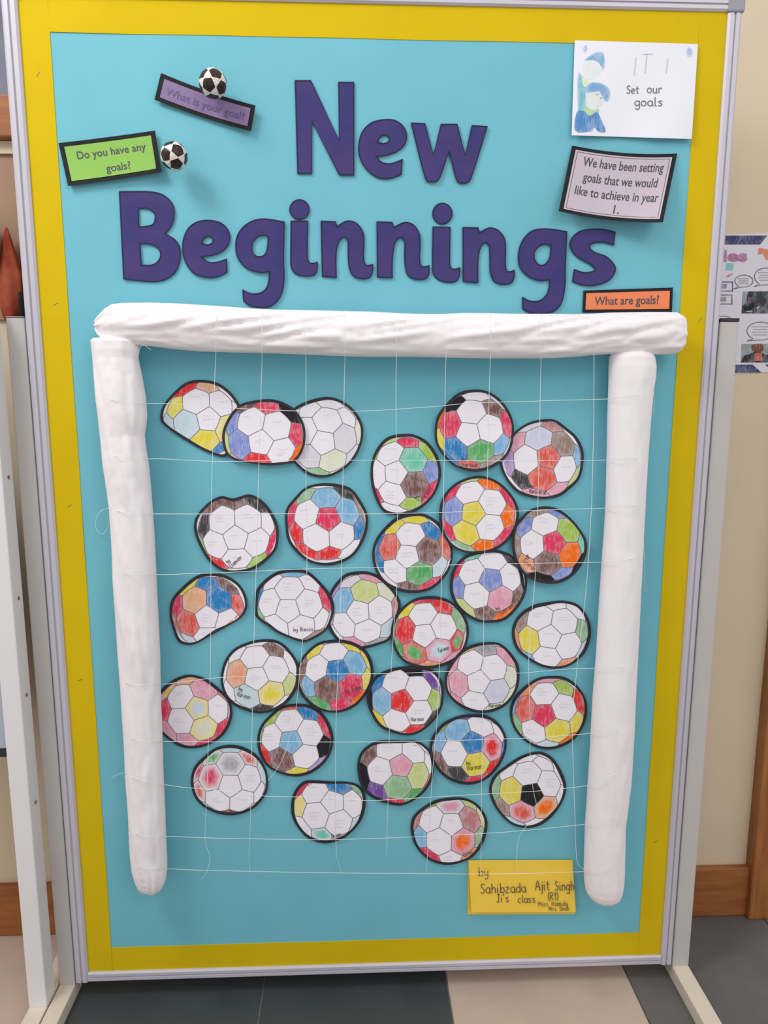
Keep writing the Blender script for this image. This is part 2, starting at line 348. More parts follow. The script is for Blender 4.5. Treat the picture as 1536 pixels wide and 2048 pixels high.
# frame rails with a groove
def rail(name, lo, hi, groove_axis):
    b = MB(); x0, x1, z0, z1 = lo[0], hi[0], lo[1], hi[1]; yf, yb = -0.006, 0.032
    if groove_axis == 'x':      # vertical rail, profile across x
        w = x1 - x0; prof = [(0, yb), (0, yf + .003), (.15, yf), (.42, yf), (.46, yf + .003), (.54, yf + .003), (.58, yf), (.85, yf), (1, yf + .003), (1, yb)]
        P = [(x0 + u * w, y) for u, y in prof]; A = [b.vert((x, y, z0)) for x, y in P]; B = [b.vert((x, y, z1)) for x, y in P]
    else:
        w = z1 - z0; prof = [(0, yb), (0, yf + .003), (.15, yf), (.42, yf), (.46, yf + .003), (.54, yf + .003), (.58, yf), (.85, yf), (1, yf + .003), (1, yb)]
        P = [(z0 + u * w, y) for u, y in prof]; A = [b.vert((x0, y, z)) for z, y in P]; B = [b.vert((x1, y, z)) for z, y in P]
    n = len(P)
    for k in range(n): b.face((A[k], A[(k + 1) % n], B[(k + 1) % n], B[k]))
    b.face(A); b.face(B[::-1]); b.build(name, 'alu', board)
FT = 0.021
rail('frame_rail', (xl - FR, zb - FT), (xl, zt + FT), 'x'); rail('frame_rail', (xr, zb - FT), (xr + FR * 0.92, zt + FT), 'x')
rail('frame_rail', (xl, zt), (xr, zt + FT * 0.95), 'z'); rail('frame_rail', (xl, zb - FT), (xr, zb), 'z')
o = boxo('corner_cap', (xr - 0.002, -0.009, zt - 0.002), (xr + FR + 0.001, 0.034, zt + FT + 0.003), 'grey_cap', board, 0.003)
boxo('corner_cap', (xl - FR - 0.001, -0.009, zt + 0.0), (xl + 0.002, 0.034, zt + FT + 0.003), 'grey_cap', board, 0.003)
PT = 1.316
for sx, (a, b_) in ((-1, (-0.6345, -0.6035)), (1, (0.602, 0.6365))):
    boxo('post', (a, 0.0, 0.03), (b_, 0.036, PT), 'post', board, 0.002)
    boxo('post_cap', (a, -0.001, PT), (b_, 0.037, PT + (0.006 if sx > 0 else 0.002)), 'black' if sx > 0 else 'grey_cap', board, 0.001)
    boxo('foot', (a, -0.30, 0), (b_, 0.16, 0.0305), 'foot', board, 0.002)
# ================================================================ second stand at the left
st2 = tag(empty('display_stand', (-0.66, 0, 0)), 'white screw-dotted upright of a second display stand at the left edge', 'display stand')
nx0, nx1, ny0, ny1 = -0.6715, -0.6375, -0.052, -0.012
boxo('post', (nx0, ny0, 0.03), (nx1, ny1, 1.333), 'post_white', st2, 0.002)
boxo('foot', (nx0, -0.32, 0), (nx1, 0.12, 0.0305), 'foot', st2, 0.002)
for (px, py) in ((5, 673), (9.5, 700), (31, 951), (48, 1190), (63, 1381), (78.5, 1595)):
    q = ray(px, py); t = (nx1 + 0.0005 - CAM.x) / q.x; p = CAM + q * t
    b = MB(); ring = [b.vert((nx1 + 0.0012, ny0 + 0.022 + 0.0035 * math.cos(k * .785), p.z + 0.0035 * math.sin(k * .785))) for k in range(8)]
    rb = [b.vert(b.v[i] + Vector((-0.0015, 0, 0))) for i in ring]; b.face(ring)
    for k in range(8): b.face((ring[k], ring[(k + 1) % 8], rb[(k + 1) % 8], rb[k]))
    b.build('screw', 'screw', st2)
zp = at(14, 1476, -0.01).z; zp2 = at(14, 1020, -0.01).z + 0.5
boxo('frame_rail', (-0.705, -0.03, zp), (-0.6725, -0.005, 1.25), 'lilac_frame', st2)
boxo('panel', (-1.7, -0.027, zp), (-0.7052, -0.009, 1.25), 'navy_panel', st2)
boxo('corner_cap', (-0.7055, -0.032, zp - 0.016), (-0.672, -0.004, zp), 'black', st2)
boxo('frame_rail', (-1.7, -0.03, zp - 0.018), (-0.7056, -0.005, zp - 0.0002), 'foot', st2)
# coats hanging behind
def blob(name, mk, cx, cz, rx, rz, ry, seed, parent=None, lean=0.0, taper=0.0):
    b = MB(); n, mN = 28, 20; rows = []
    for j in range(mN + 1):
        v = j / mN; ph = math.pi * v; row = []
        for i in range(n):
            th = 2 * math.pi * i / n; r = max(0.02, math.sin(ph)) ** 0.6
            z = rz * math.cos(ph); tp = 1 - taper * max(0, z / rz); x = rx * tp * r * math.cos(th); y = ry * tp * r * (math.sin(th) + .18 * math.sin(th * 5 + z * 30))
            k = 1 + 0.22 * noise.noise(Vector((x * 14 + seed, y * 14, z * 5)))
            row.append(b.vert((cx + x * k + lean * z, WY - 0.012 - ry * 1.25 + y * k, cz + z)))
        rows.append(row)
    for j in range(mN):
        for i in range(n): b.face((rows[j][i], rows[j + 1][i], rows[j + 1][(i + 1) % n], rows[j][(i + 1) % n]))
    b.face(rows[0][::-1]); b.face(rows[-1])
    return b.build(name, mk, parent, smooth=True, origin=(cx, WY - 0.012, cz - rz))
pr = wp(31, 535); pk = wp(50, 592)
tag(blob('coat', 'red_cloth', pr.x, pr.z - 0.02, 0.023, 0.088, 0.014, 3, lean=0.02, taper=.75), 'red and orange coat hanging on the wall behind the left post tops', 'coat')
tag(blob('scarf', 'black_cloth', pk.x + 0.006, pk.z, 0.015, 0.056, 0.010, 9, lean=0.12, taper=.6), 'black scarf hanging between the red coat and the board frame', 'scarf')
pq = wp(-9, 486)
tag(blob('bag', 'black_cloth', pq.x, pq.z, 0.022, 0.052, 0.030, 5, taper=.3), 'black bag hanging above the red coat at the left edge', 'bag')
# ================================================================ wall poster on the right
def rgba(c, a=1.0): return (*lin(c), a)
def flatpoly(mb, pts, c, a=1.0, df=0.0, c2=None):
    """coloured print polygon on the wall sheet: pts in pixels at wall depth"""
    ids = [mb.vert(wp(x, y, df), rgba(c, a)) for x, y in pts]; mb.face(ids)
pc = [(1425, 470), (1700, 462), (1716, 738), (1447, 748)]
wpost = empty('wall_poster', wp(1500, 745)); tag(wpost, 'white printed poster with speech bubbles on the wall right of the board', 'poster')
b = MB(); f = [b.vert(wp(x, y, 0.002), rgba((226, 222, 232), .9)) for x, y in pc]; g = [b.vert(b.v[i] + Vector((0, .0018, 0)), rgba((226, 222, 232), .9)) for i in f]
b.face(f); [b.face((f[k], g[k], g[(k + 1) % 4], f[(k + 1) % 4])) for k in range(4)]
b.build('sheet', 'print', wpost)
b = MB(); flatpoly(b, [(1426, 471), (1535, 471), (1520, 489), (1426, 489)], (62, 66, 110), 1, .0024); b.build('printed_band', 'print', wpost)
b = MB(); flatpoly(b, [(1560, 470), (1690, 466), (1690, 483), (1542, 487)], (62, 66, 110), 1, .0024); b.build('printed_band', 'print', wpost)
b = MB(); flatpoly(b, [(1445, 730), (1505, 729), (1523, 745), (1447, 746)], (62, 66, 110), 1, .0024); b.build('printed_band', 'print', wpost)
b = MB(); flatpoly(b, [(1530, 729), (1690, 724), (1700, 741), (1548, 744)], (62, 66, 110), 1, .0024); b.build('printed_band', 'print', wpost)
b = MB()
flatpoly(b, [(1486, 583), (1560, 582), (1561, 627), (1483, 627)], (58, 60, 62), 1, .0024)
flatpoly(b, [(1486, 583), (1496, 583), (1492, 605), (1485, 612)], (150, 160, 170), 1, .0027)
flatpoly(b, [(1495, 592), (1503, 589), (1506, 598), (1509, 612), (1508, 620), (1488, 622), (1491, 605)], (32, 32, 42), 1, .003)
flatpoly(b, [(1492, 622), (1505, 621), (1505, 623), (1492, 624)], (200, 200, 205), 1, .0032)
flatpoly(b, [(1513, 616), (1518, 612), (1519, 614), (1514, 619)], (200, 200, 205), 1, .0032)
b.build('photo', 'print', wpost)
b = MB()
flatpoly(b, [(1483, 688), (1560, 687), (1561, 725), (1482, 725)], (150, 160, 158), 1, .0024)
flatpoly(b, [(1482, 725), (1486, 712), (1498, 709), (1515, 700), (1530, 709), (1561, 712), (1561, 725)], (44, 42, 48), 1, .0027)
flatpoly(b, [(1503, 690), (1518, 687), (1527, 690), (1527, 701), (1515, 706), (1504, 700)], (124, 72, 52), 1, .003)
flatpoly(b, [(1509, 706), (1524, 705), (1524, 722), (1508, 722)], (196, 104, 92), 1, .0033)
b.build('photo', 'print', wpost)
b = MB()
flatpoly(b, [(1518, 496), (1545, 500), (1560, 520), (1532, 520), (1526, 507), (1516, 509)], (222, 120, 70), 1, .0024)
flatpoly(b, [(1453, 526), (1468, 527), (1466, 540), (1451, 541)], (120, 195, 195), .9, .0024)
flatpoly(b, [(1452, 552), (1466, 545), (1464, 550), (1456, 555)], (215, 100, 130), .9, .0024)
for (x0, y0, x1, y1) in ((1442, 563, 1466, 583), (1441, 589, 1465, 609)):
    for q in ([(x0, y0), (x1, y0), (x1, y0 + 2), (x0, y0 + 2)], [(x0, y1 - 2), (x1, y1 - 2), (x1, y1), (x0, y1)], [(x1 - 2, y0), (x1, y0), (x1, y1), (x1 - 2, y1)]): flatpoly(b, q, (105, 88, 130), 1, .0024)
    flatpoly(b, [(x0, y0 + 5), (x0 + 12, y0 + 5), (x0 + 11, y0 + 14), (x0, y0 + 14)], (150, 120, 165) if y0 < 580 else (140, 140, 130), .8, .0024)
b.build('drawing', 'print', wpost)['kind'] = 'stuff'
def wstroke(mb, pts, w, df, c):
    P = [Vector(p) for p in pts]; n = len(P); L = []; R = []
    for i in range(n):
        e = (P[min(i + 1, n - 1)] - P[max(i - 1, 0)]).normalized(); q = Vector((-e.y, e.x)) * w / 2
        L.append(mb.vert(wp(*(P[i] + q), df), rgba(c))); R.append(mb.vert(wp(*(P[i] - q), df), rgba(c)))
    for i in range(n - 1): mb.face((L[i], L[i + 1], R[i + 1], R[i]))
b = MB()
def bubble(cx, cy, rx, ry, tail):
    pts = [(cx + rx * math.cos(t * math.pi / 16), cy + ry * math.sin(t * math.pi / 16)) for t in range(10 + 1, 10 + 32)]
    wstroke(b, [pts[-1], tail, pts[0]][0:1] + pts[::-1] + [tail, pts[-1]], 1.6, .0026, (110, 112, 120))
    for k in range(4):
        y = cy - ry * .5 + k * ry * .3; wv = rx * (.55 if k % 2 else .65)
        wstroke(b, [(cx - wv + j * wv / 6, y + (j % 2) * 1.2) for j in range(12)], .9, .0026, (135, 130, 140))
for q in ((1488, 562, 18, 12, (1467, 578)), (1532, 553, 23, 17, (1508, 573)), (1522, 662, 28, 18, (1494, 682))):
    bubble(*q); b.build('speech_bubble', 'print', wpost); b = MB()
wstroke(b, [(1438, 633), (1450, 632), (1460, 635), (1468, 641)], 1.4, .0026, (120, 122, 130))
b.build('speech_bubble', 'print', wpost)
# coloured heading letters
vs, fs = glyphs('les', 0.04); x0 = min(v[0] for v in vs); x1 = max(v[0] for v in vs); b = MB()
for vx, vy in vs: b.vert(wp(1446 + (vx - x0) / (x1 - x0) * 49, 522 - vy * 31, .0026), rgba((178, 120, 160)))
for f in fs: b.face(f)
b.build('heading_lettering', 'print', wpost)
# ================================================================ big letters
A7 = (220, 130, 2.8444); A8 = (700, 130, 2.743)
def circ(cx, cy, rx, ry): return [(cx + rx * math.cos(k * .5236), cy + ry * math.sin(k * .5236)) for k in range(12)]
LET = [
 ('N', 'large purple capital N starting the word New', A7, [[(1050,85,1),(1143,85,1),(1302,425,1),(1298,95,1),(1390,95,1),(1390,628,1),(1303,628,1),(1150,325,1),(1150,620,1),(1065,620,1)]]),
 ('e', 'purple lower-case e between N and w on the top line', A8, [[(283,602,1),(215,625),(150,618),(90,575),(52,510),(45,440),(65,365),(115,315),(180,297),(245,300),(295,335),(314,390),(300,440),(260,475),(205,495),(150,503,1),(175,530),(225,538),(290,513,1)], [(157,422,1),(168,395),(195,386),(213,400),(208,418),(185,427)]]),
 ('w', 'purple lower-case w ending the word New', A8, [[(333,315,1),(413,318,1),(458,490,1),(498,322,1),(590,322,1),(632,490,1),(668,328,1),(757,335,1),(675,598),(650,643),(615,650),(582,630),(543,478,1),(503,600),(478,638),(440,640),(408,612)]]),
 ('B', 'large purple capital B starting the word Beginnings', A7, [[(50,717,1),(140,716),(230,718),(300,735),(352,780),(368,840),(355,910),(318,960,1),(375,995),(400,1050),(398,1120),(370,1185),(310,1225),(240,1235),(150,1228),(75,1220,1)], [(165,818,1),(215,820),(250,845),(252,880),(235,908),(165,918,1)], [(172,1018,1),(230,1022),(272,1045),(285,1080),(270,1115),(235,1135),(180,1135,1)]]),
 ('e', 'purple lower-case e right after the capital B', A7, [[(668,1180,1),(620,1205),(560,1212),(480,1190),(430,1130),(412,1060),(415,990),(445,925),(495,890),(560,880),(630,895),(675,940),(683,1000),(655,1050),(600,1080),(527,1093,1),(560,1118),(610,1118),(665,1100,1)], [(525,1013,1),(540,985),(565,977),(583,990),(578,1010),(555,1020)]]),
 ('g', 'purple lower-case g whose tail touches the crossbar near the third letter of Beginnings', A7, [[(995,890,1),(990,1100),(993,1220),(975,1310),(930,1365),(870,1382),(800,1372),(758,1345,1),(752,1275,1),(800,1297),(850,1295),(885,1270),(900,1230),(905,1178,1),(850,1183),(780,1160),(730,1110),(712,1040),(722,970),(760,915),(820,880),(890,873)], [(898,975,1),(890,1050),(870,1082),(835,1085),(812,1060),(815,1010),(840,980),(870,970)]]),
 ('i', 'purple lower-case i between the first g and the first n', A7, [[(1027,885,1),(1128,885,1),(1125,1060),(1130,1110),(1145,1125),(1182,1118,1),(1180,1170),(1160,1198),(1110,1203),(1055,1190),(1028,1150),(1025,1080)], circ(1078, 822, 58, 59)]),
 ('n', 'first purple n of Beginnings, right of the first i', A7, [[(1198,885,1),(1285,888,1),(1293,914,1),(1345,885),(1400,895),(1440,945),(1448,1010),(1445,1090),(1458,1135),(1498,1130,1),(1497,1170),(1480,1210),(1430,1218),(1380,1200),(1358,1150),(1352,1080),(1350,1000),(1335,980),(1312,995),(1295,1035),(1288,1100),(1290,1212,1),(1205,1205,1)]]),
 ('n', 'second purple n of Beginnings, left of the second i', A8, [[(145,857,1),(233,860,1),(243,886,1),(300,860),(350,875),(383,925),(388,990),(385,1060),(395,1102),(437,1097,1),(435,1150),(415,1175),(360,1178),(315,1155),(300,1100),(297,1040),(297,970),(280,950),(258,962),(243,1005),(235,1080),(235,1170,1),(148,1167,1)]]),
 ('i', 'purple lower-case i between the second and third n', A8, [[(453,885,1),(552,887,1),(550,1040),(552,1100),(568,1117),(605,1108,1),(603,1155),(585,1188),(535,1195),(485,1180),(455,1145),(450,1060)], circ(507, 815, 56, 60)]),
 ('n', 'third purple n of Beginnings, left of the last g', A8, [[(617,888,1),(705,890,1),(712,915,1),(765,890),(815,905),(850,950),(857,1010),(855,1085),(865,1130),(905,1122,1),(903,1170),(885,1198),(840,1206),(790,1190),(768,1140),(765,1070),(762,1000),(748,978),(728,988),(712,1025),(705,1090),(705,1198,1),(618,1190,1)]]),
 ('g', 'purple lower-case g just before the final s', A8, [[(1193,912,1),(1185,1100),(1183,1210),(1165,1300),(1125,1350),(1060,1367),(990,1362),(945,1338,1),(945,1270,1),(990,1292),(1040,1290),(1075,1260),(1090,1220),(1093,1180,1),(1040,1185),(975,1160),(930,1110),(922,1040),(940,970),(985,915),(1040,897),(1110,898)], [(1100,990,1),(1095,1050),(1075,1085),(1045,1095),(1018,1070),(1015,1030),(1035,1000),(1065,985)]]),
 ('s', 'purple lower-case s ending the word Beginnings', A8, [[(1458,915,1),(1448,990,1),(1390,975),(1335,980),(1318,1000),(1345,1025),(1410,1050),(1455,1100),(1455,1140),(1420,1185),(1350,1210),(1280,1210),(1218,1190,1),(1230,1118,1),(1280,1135),(1330,1130),(1342,1115),(1310,1090),(1240,1050),(1208,1000),(1215,950),(1260,910),(1330,897),(1400,900)]]),
]
for k, (ch, lab, (ox, oy, sc), loops) in enumerate(LET):
    Ls = [shape(L, ox, oy, sc) for L in loops]
    c0 = Vector((sum(p[0] for p in Ls[0]) / len(Ls[0]), max(p[1] for p in Ls[0])))
    root = tag(empty('letter_cutout', at(c0.x, c0.y, 0.002)), lab, 'letter', 'purple letters of the heading')
    dd = 0.0028 + 0.0004 * (k % 3)
    def lift(x, y, k=k): return 0.0016 * noise.noise(Vector((x * .012, y * .012, k)))
    groups = [[Ls[0]], [Ls[1]]] if ch == 'i' else [Ls]
    for gi, G in enumerate(groups):
        b = MB(); slab(b, G, dd, dd - 0.001, dfun=lift); b.build('dot' if gi else 'card', 'letter', root)
    b = MB()
    for li, L in enumerate(Ls): ribbon_closed(b, L, 2.6, dd + 0.0003, 1 if (li == 0 or ch == 'i') else -1, dfun=lift)
    b.build('outline', 'letteredge', root)
# ================================================================ cards
def quad_map(c, sag=0.0):
    tl, tr, br, bl = [Vector(p) for p in c]
    def f(u, v):
        p = (tl * (1 - u) + tr * u) * (1 - v) + (bl * (1 - u) + br * u) * v
        return p + Vector((0, sag * 4 * u * (1 - u)))
    return f
def sheet(mb, f, u0, u1, v0, v1, dep, th=0.0006, n=10, mi=0):
    top = [[mb.vert(at(*f(u0 + (u1 - u0) * i / n, v0 + (v1 - v0) * j / n), dep(u0 + (u1 - u0) * i / n, v0 + (v1 - v0) * j / n))) for i in range(n + 1)] for j in range(n + 1)]
    bot = [[mb.vert(mb.v[k] + Vector((0, th, 0))) for k in r] for r in top]
    for j in range(n):
        for i in range(n):
            mb.face((top[j][i], top[j + 1][i], top[j + 1][i + 1], top[j][i + 1]), mi)
            mb.face((bot[j][i], bot[j][i + 1], bot[j + 1][i + 1], bot[j + 1][i]), mi)
    for i in range(n):
        mb.face((top[0][i], top[0][i + 1], bot[0][i + 1], bot[0][i]), mi); mb.face((top[n][i + 1], top[n][i], bot[n][i], bot[n][i + 1]), mi)
        mb.face((top[i + 1][0], top[i][0], bot[i][0], bot[i + 1][0]), mi); mb.face((top[i][n], top[i + 1][n], bot[i + 1][n], bot[i][n]), mi)
def card(label, c, sag, dep, inner_mat, mu, mv, lines, line_w=0.0, ink='ink'):
    f = quad_map(c, sag); bl = f(.5, 1)
    root = tag(empty('question_card', at(bl.x, bl.y, dep(.5, 1))), label, 'card', 'captions mounted on black card')
    b = MB(); sheet(b, f, 0, 1, 0, 1, dep); b.build('mount', 'cardblack', root)
    b = MB(); sheet(b, f, mu, 1 - mu, mv, 1 - mv, lambda u, v: dep(u, v) + 0.0009); b.build('paper', inner_mat, root)
    b = MB()
    for (txt, u0, u1, v, h) in lines:
        a, e = f(u0, v), f(u1, v); mid = f((u0 + u1) / 2, v); wpv = mid.y - (a.y + e.y) / 2
        vs, fs = glyphs(txt, 0.014); x0 = min(q[0] for q in vs); x1 = max(q[0] for q in vs); i0 = len(b.v)
        H = (f(.5, 1) - f(.5, 0)).length
        for vx, vy in vs:
            t = (vx - x0) / (x1 - x0); u = u0 + (u1 - u0) * t; vv = v - vy * h / H
            b.vert(at(*f(u, vv), dep(u, vv) + 0.0012))
        for q in fs: b.face([i0 + k for k in q])
    if line_w:
        for (p, q) in (((mu + .02, mv + .025), (1 - mu - .02, mv + .025)), ((1 - mu - .02, mv + .025), (1 - mu - .02, 1 - mv - .025)), ((1 - mu - .02, 1 - mv - .025), (mu + .02, 1 - mv - .025)), ((mu + .02, 1 - mv - .025), (mu + .02, mv + .025))):
            n = 10; pts = [f(p[0] + (q[0] - p[0]) * k / n, p[1] + (q[1] - p[1]) * k / n) for k in range(n + 1)]
            i0 = len(b.v)
            for k, P in enumerate(pts):
                u = p[0] + (q[0] - p[0]) * k / n; v = p[1] + (q[1] - p[1]) * k / n
                e = (Vector(q) - Vector(p)).normalized(); hz = abs(e.x) > .5
                for s in (-1, 1):
                    P2 = P + (Vector((0, s * line_w / 2)) if hz else Vector((s * line_w / 2, 0))); b.vert(at(P2.x, P2.y, dep(u, v) + 0.0012))
            for k in range(n): b.face((i0 + 2 * k, i0 + 2 * k + 1, i0 + 2 * k + 3, i0 + 2 * k + 2))
    b.build('printed_text', ink, root)
card('purple question card reading What is your goal? under a small ball', [(322, 146), (511, 211), (502, 262), (309, 199)], 4, lambda u, v: 0.003 + 0.016 * max(0, u - .3) ** 2 + .004 * v * (1 - u), 'purple_card', .045, .15, [('What is your goal?', .09, .91, .66, 21)], 0.0, 'purple_ink')
card('lime green question card reading Do you have any goals?', [(117, 286), (310, 261), (323, 344), (136, 372)], 1, lambda u, v: 0.002 + .005 * u * u + .006 * v * v, 'green_card', .05, .10, [('Do you have any', .16, .88, .42, 22), ('goals?', .43, .69, .80, 22)])
card('curled grey card reading We have been setting goals that we would like to achieve', [(1144.5, 291), (1354.5, 307), (1326, 444.5), (1117.5, 422)], 7, lambda u, v: 0.003 + .03 * v * v * (.35 + .65 * u) + .012 * (2 * u - 1) ** 2 * v, 'grey_card', .04, .05, [('We have been setting', .13, .90, .26, 26), ('goals that we would', .16, .87, .485, 26), ('like to achieve in year', .11, .91, .70, 26), ('1.', .505, .56, .90, 25)], 1.0)
card('orange question card reading What are goals? resting on the crossbar', [(1167, 581), (1346, 575), (1344, 624), (1165, 625)], 0, lambda u, v: 0.003 + .002 * u, 'orange_card', .033, .13, [('What are goals?', .13, .85, .66, 24)])
# yellow class card
f1 = quad_map([(937, 1721), (1145, 1720), (1151.5, 1824), (942.5, 1825)], 0); f2 = quad_map([(936, 1722), (1145, 1721), (1150, 1828), (935, 1829)], 0)
yc = tag(empty('name_card', at(1045, 1825, .004)), 'yellow folded paper with handwritten class name at the bottom of the net', 'card')
b = MB(); sheet(b, f2, 0.0, 1, 0.02, 1, lambda u, v: 0.0015); b.build('back_leaf', 'yellow_card', yc)
b = MB(); dp1 = lambda u, v: 0.006 + .005 * v - .002 * u; sheet(b, f1, 0, 1, 0, 1, dp1); b.build('front_leaf', 'yellow_card', yc)
b = MB(); dq = 0.0125
for txt, x, y, h, w_, wd_ in (('by', 957, 1752, 17, 1.2, 22), ('Sahibzada', 961, 1787, 19, 1.5, 93), ('Ajit', 1071, 1781, 20, 1.5, 32), ('Singh', 1110, 1781, 18, 1.5, 40), ("Ji's", 993, 1805, 16, 1.4, 27), ('class', 1036, 1806, 15, 1.4, 37), ('(R1)', 1096, 1800, 14, 1.3, 22), ('Miss Hamidy', 1077, 1813, 9, 0.95, 60), ('Mrs Shah', 1098, 1822, 8, 0.95, 41)):
    handwrite(b, txt, x, y, h, 1.5, w_, 0, wd_, dfun=lambda X, Y: 0.0065 + .005 * (Y - 1721) / 104 + .0003)
b.build('handwriting', 'ink', yc)
# white poster top right
fp = quad_map([(1149.5, 80.5), (1396, 88), (1383.5, 278), (1143.5, 270.5)], 0)
pd = lambda u, v: 0.0045 + 0.0022 * math.sin(7 * u + 2 * v) * v + .003 * v * v
po = tag(empty('laminated_poster', at(1265, 275, .004)), 'glossy white sheet with two blue-hatted children and handwritten Set our goals', 'poster')
b = MB(); sheet(b, fp, 0, 1, 0, 1, pd, n=24); 
for i in range(len(b.c)): b.c[i] = rgba((230, 230, 240), 1)
b.build('sheet', 'print', po)
def pp(x, y):   # crop coordinates -> pixel
    return (1130 + x / 5.486, 60 + y / 5.486)
def pdx(X, Y): return pd((X - 1146) / 245, (Y - 84) / 190)
def blobp(mb, pts, cin, cout, ain=.9, aout=.3, dl=.0006, smooth=True):
    L = catmull([pp(*p) for p in pts], True, 4) if smooth else [pp(*p) for p in pts]
    cx = sum(p[0] for p in L) / len(L); cy = sum(p[1] for p in L) / len(L)
    rings = []
    for s, col in ((.02, rgba(cin, ain)), (.7, rgba(cin, ain)), (1, rgba(cout, aout))):
        rings.append([mb.vert(at(cx + (x - cx) * s, cy + (y - cy) * s, dl * .4 + pdx(cx + (x - cx) * s, cy + (y - cy) * s)), col) for x, y in L])
    n = len(L)
    for A, B in zip(rings, rings[1:]):
        for k in range(n): mb.face((A[k], A[(k + 1) % n], B[(k + 1) % n], B[k]))
    mb.face(rings[0][::-1])
b = MB()
blobp(b, [(215,330),(290,270),(370,240),(420,250),(435,320),(435,400),(410,430),(380,370),(310,330)], (120, 168, 208), (150, 185, 215), 1, .8)
blobp(b, [(220,350),(300,340),(390,390),(400,450),(330,520),(250,540),(200,470)], (216, 224, 220), (205, 228, 210), .9, .4)
blobp(b, [(145,480),(190,500),(220,560),(230,700),(220,860),(150,900),(135,700)], (110, 180, 200), (140, 205, 200), 1, .7)
blobp(b, [(190,520),(260,560),(250,620),(200,610)], (200, 226, 170), (190, 225, 190), .9, .4, .0008)
b.build('printed_figure', 'print', po); b = MB()
blobp(b, [(225,640),(280,580),(380,580),(470,630),(495,700),(470,780),(430,760),(400,690),(330,650),(250,690)], (110, 155, 205), (120, 180, 210), 1, .85, .001)
blobp(b, [(245,700),(320,660),(400,690),(430,760),(380,830),(330,880),(260,880),(230,790)], (216, 220, 220), (190, 215, 205), .9, .5, .0008)
blobp(b, [(220,830),(300,880),(370,870),(350,940),(270,960),(210,920)], (170, 205, 140), (130, 200, 190), .9, .8, .001)
blobp(b, [(130,900),(210,890),(270,940),(350,900),(400,990),(445,1110),(370,1112),(320,1065),(280,1108),(115,1105)], (64, 128, 190), (70, 140, 195), 1, .95, .0012)
blobp(b, [(340,700),(370,690),(370,715),(345,720)], (150, 170, 170), (190, 200, 200), .8, .3, .0014)
blobp(b, [(380,735),(405,735),(405,755),(385,757)], (130, 150, 160), (190, 200, 200), .8, .3, .0014)
b.build('printed_figure', 'print', po); b = MB()
for q in ([(210,170),(235,160),(250,210),(225,245),(195,230)], [(1330,215),(1365,180),(1405,230),(1395,280),(1340,285)]): blobp(b, q, (150, 180, 225), (215, 220, 240), .8, .3)
b.build('printed_drops', 'print', po)['kind'] = 'stuff'
b = MB()
def hw(x, y, t, h, wd_, w_=1.5):
    X, Y = pp(x, y); handwrite(b, t, X, Y, h, 0, w_, .0008, wd_, dfun=pdx)
hw(675, 695, 'Set', 15.5, 28, 1.7); hw(900, 690, 'our', 17, 34, 1.7); hw(762, 832, 'goals', 17, 60, 1.8)
b.build('handwriting', 'pencil', po)
b = MB()
for k, (x, y, l) in enumerate(((760, 500, 200), (880, 470, 200), (1110, 470, 150))): stroke(b, [pp(x, y), pp(x + 20, y - l)], 1.6, .0004, dfun=pdx)
stroke(b, [pp(860, 265), pp(960, 262)], 1.2, .0008, dfun=pdx); b.build('faint_lines', 'faint', po)['kind'] = 'stuff'
# ================================================================ mini footballs
phi = (1 + 5 ** .5) / 2
ICO = [Vector(p).normalized() for p in ((0,1,phi),(0,-1,phi),(0,1,-phi),(0,-1,-phi),(1,phi,0),(-1,phi,0),(1,-phi,0),(-1,-phi,0),(phi,0,1),(-phi,0,1),(phi,0,-1),(-phi,0,-1))]
NB = [[j for j in range(12) if j != i and (ICO[i] - ICO[j]).length < 1.1] for i in range(12)]
CUT = 2.0
def tv(i, j): return (ICO[i] * CUT + ICO[j]).normalized()
def order(idx, c):
    a = Vector((0.3, 0.5, 0.8)).cross(c).normalized(); bb = c.cross(a)
    return sorted(idx, key=lambda p: math.atan2(p.dot(bb), p.dot(a)))
def make_faces():
  global PENT, HEX
  PENT = [(ICO[i], order([tv(i, j) for j in NB[i]], ICO[i])) for i in range(12)]
  HEX = []
  for i in range(12):
      for j in NB[i]:
          for k in NB[j]:
              if i < j < k and k in NB[i]:
                  c = (ICO[i] + ICO[j] + ICO[k]).normalized()
                  HEX.append((c, order([tv(a, b_) for a in (i, j, k) for b_ in (i, j, k) if a != b_], c)))
CUT = 1.12; make_faces()
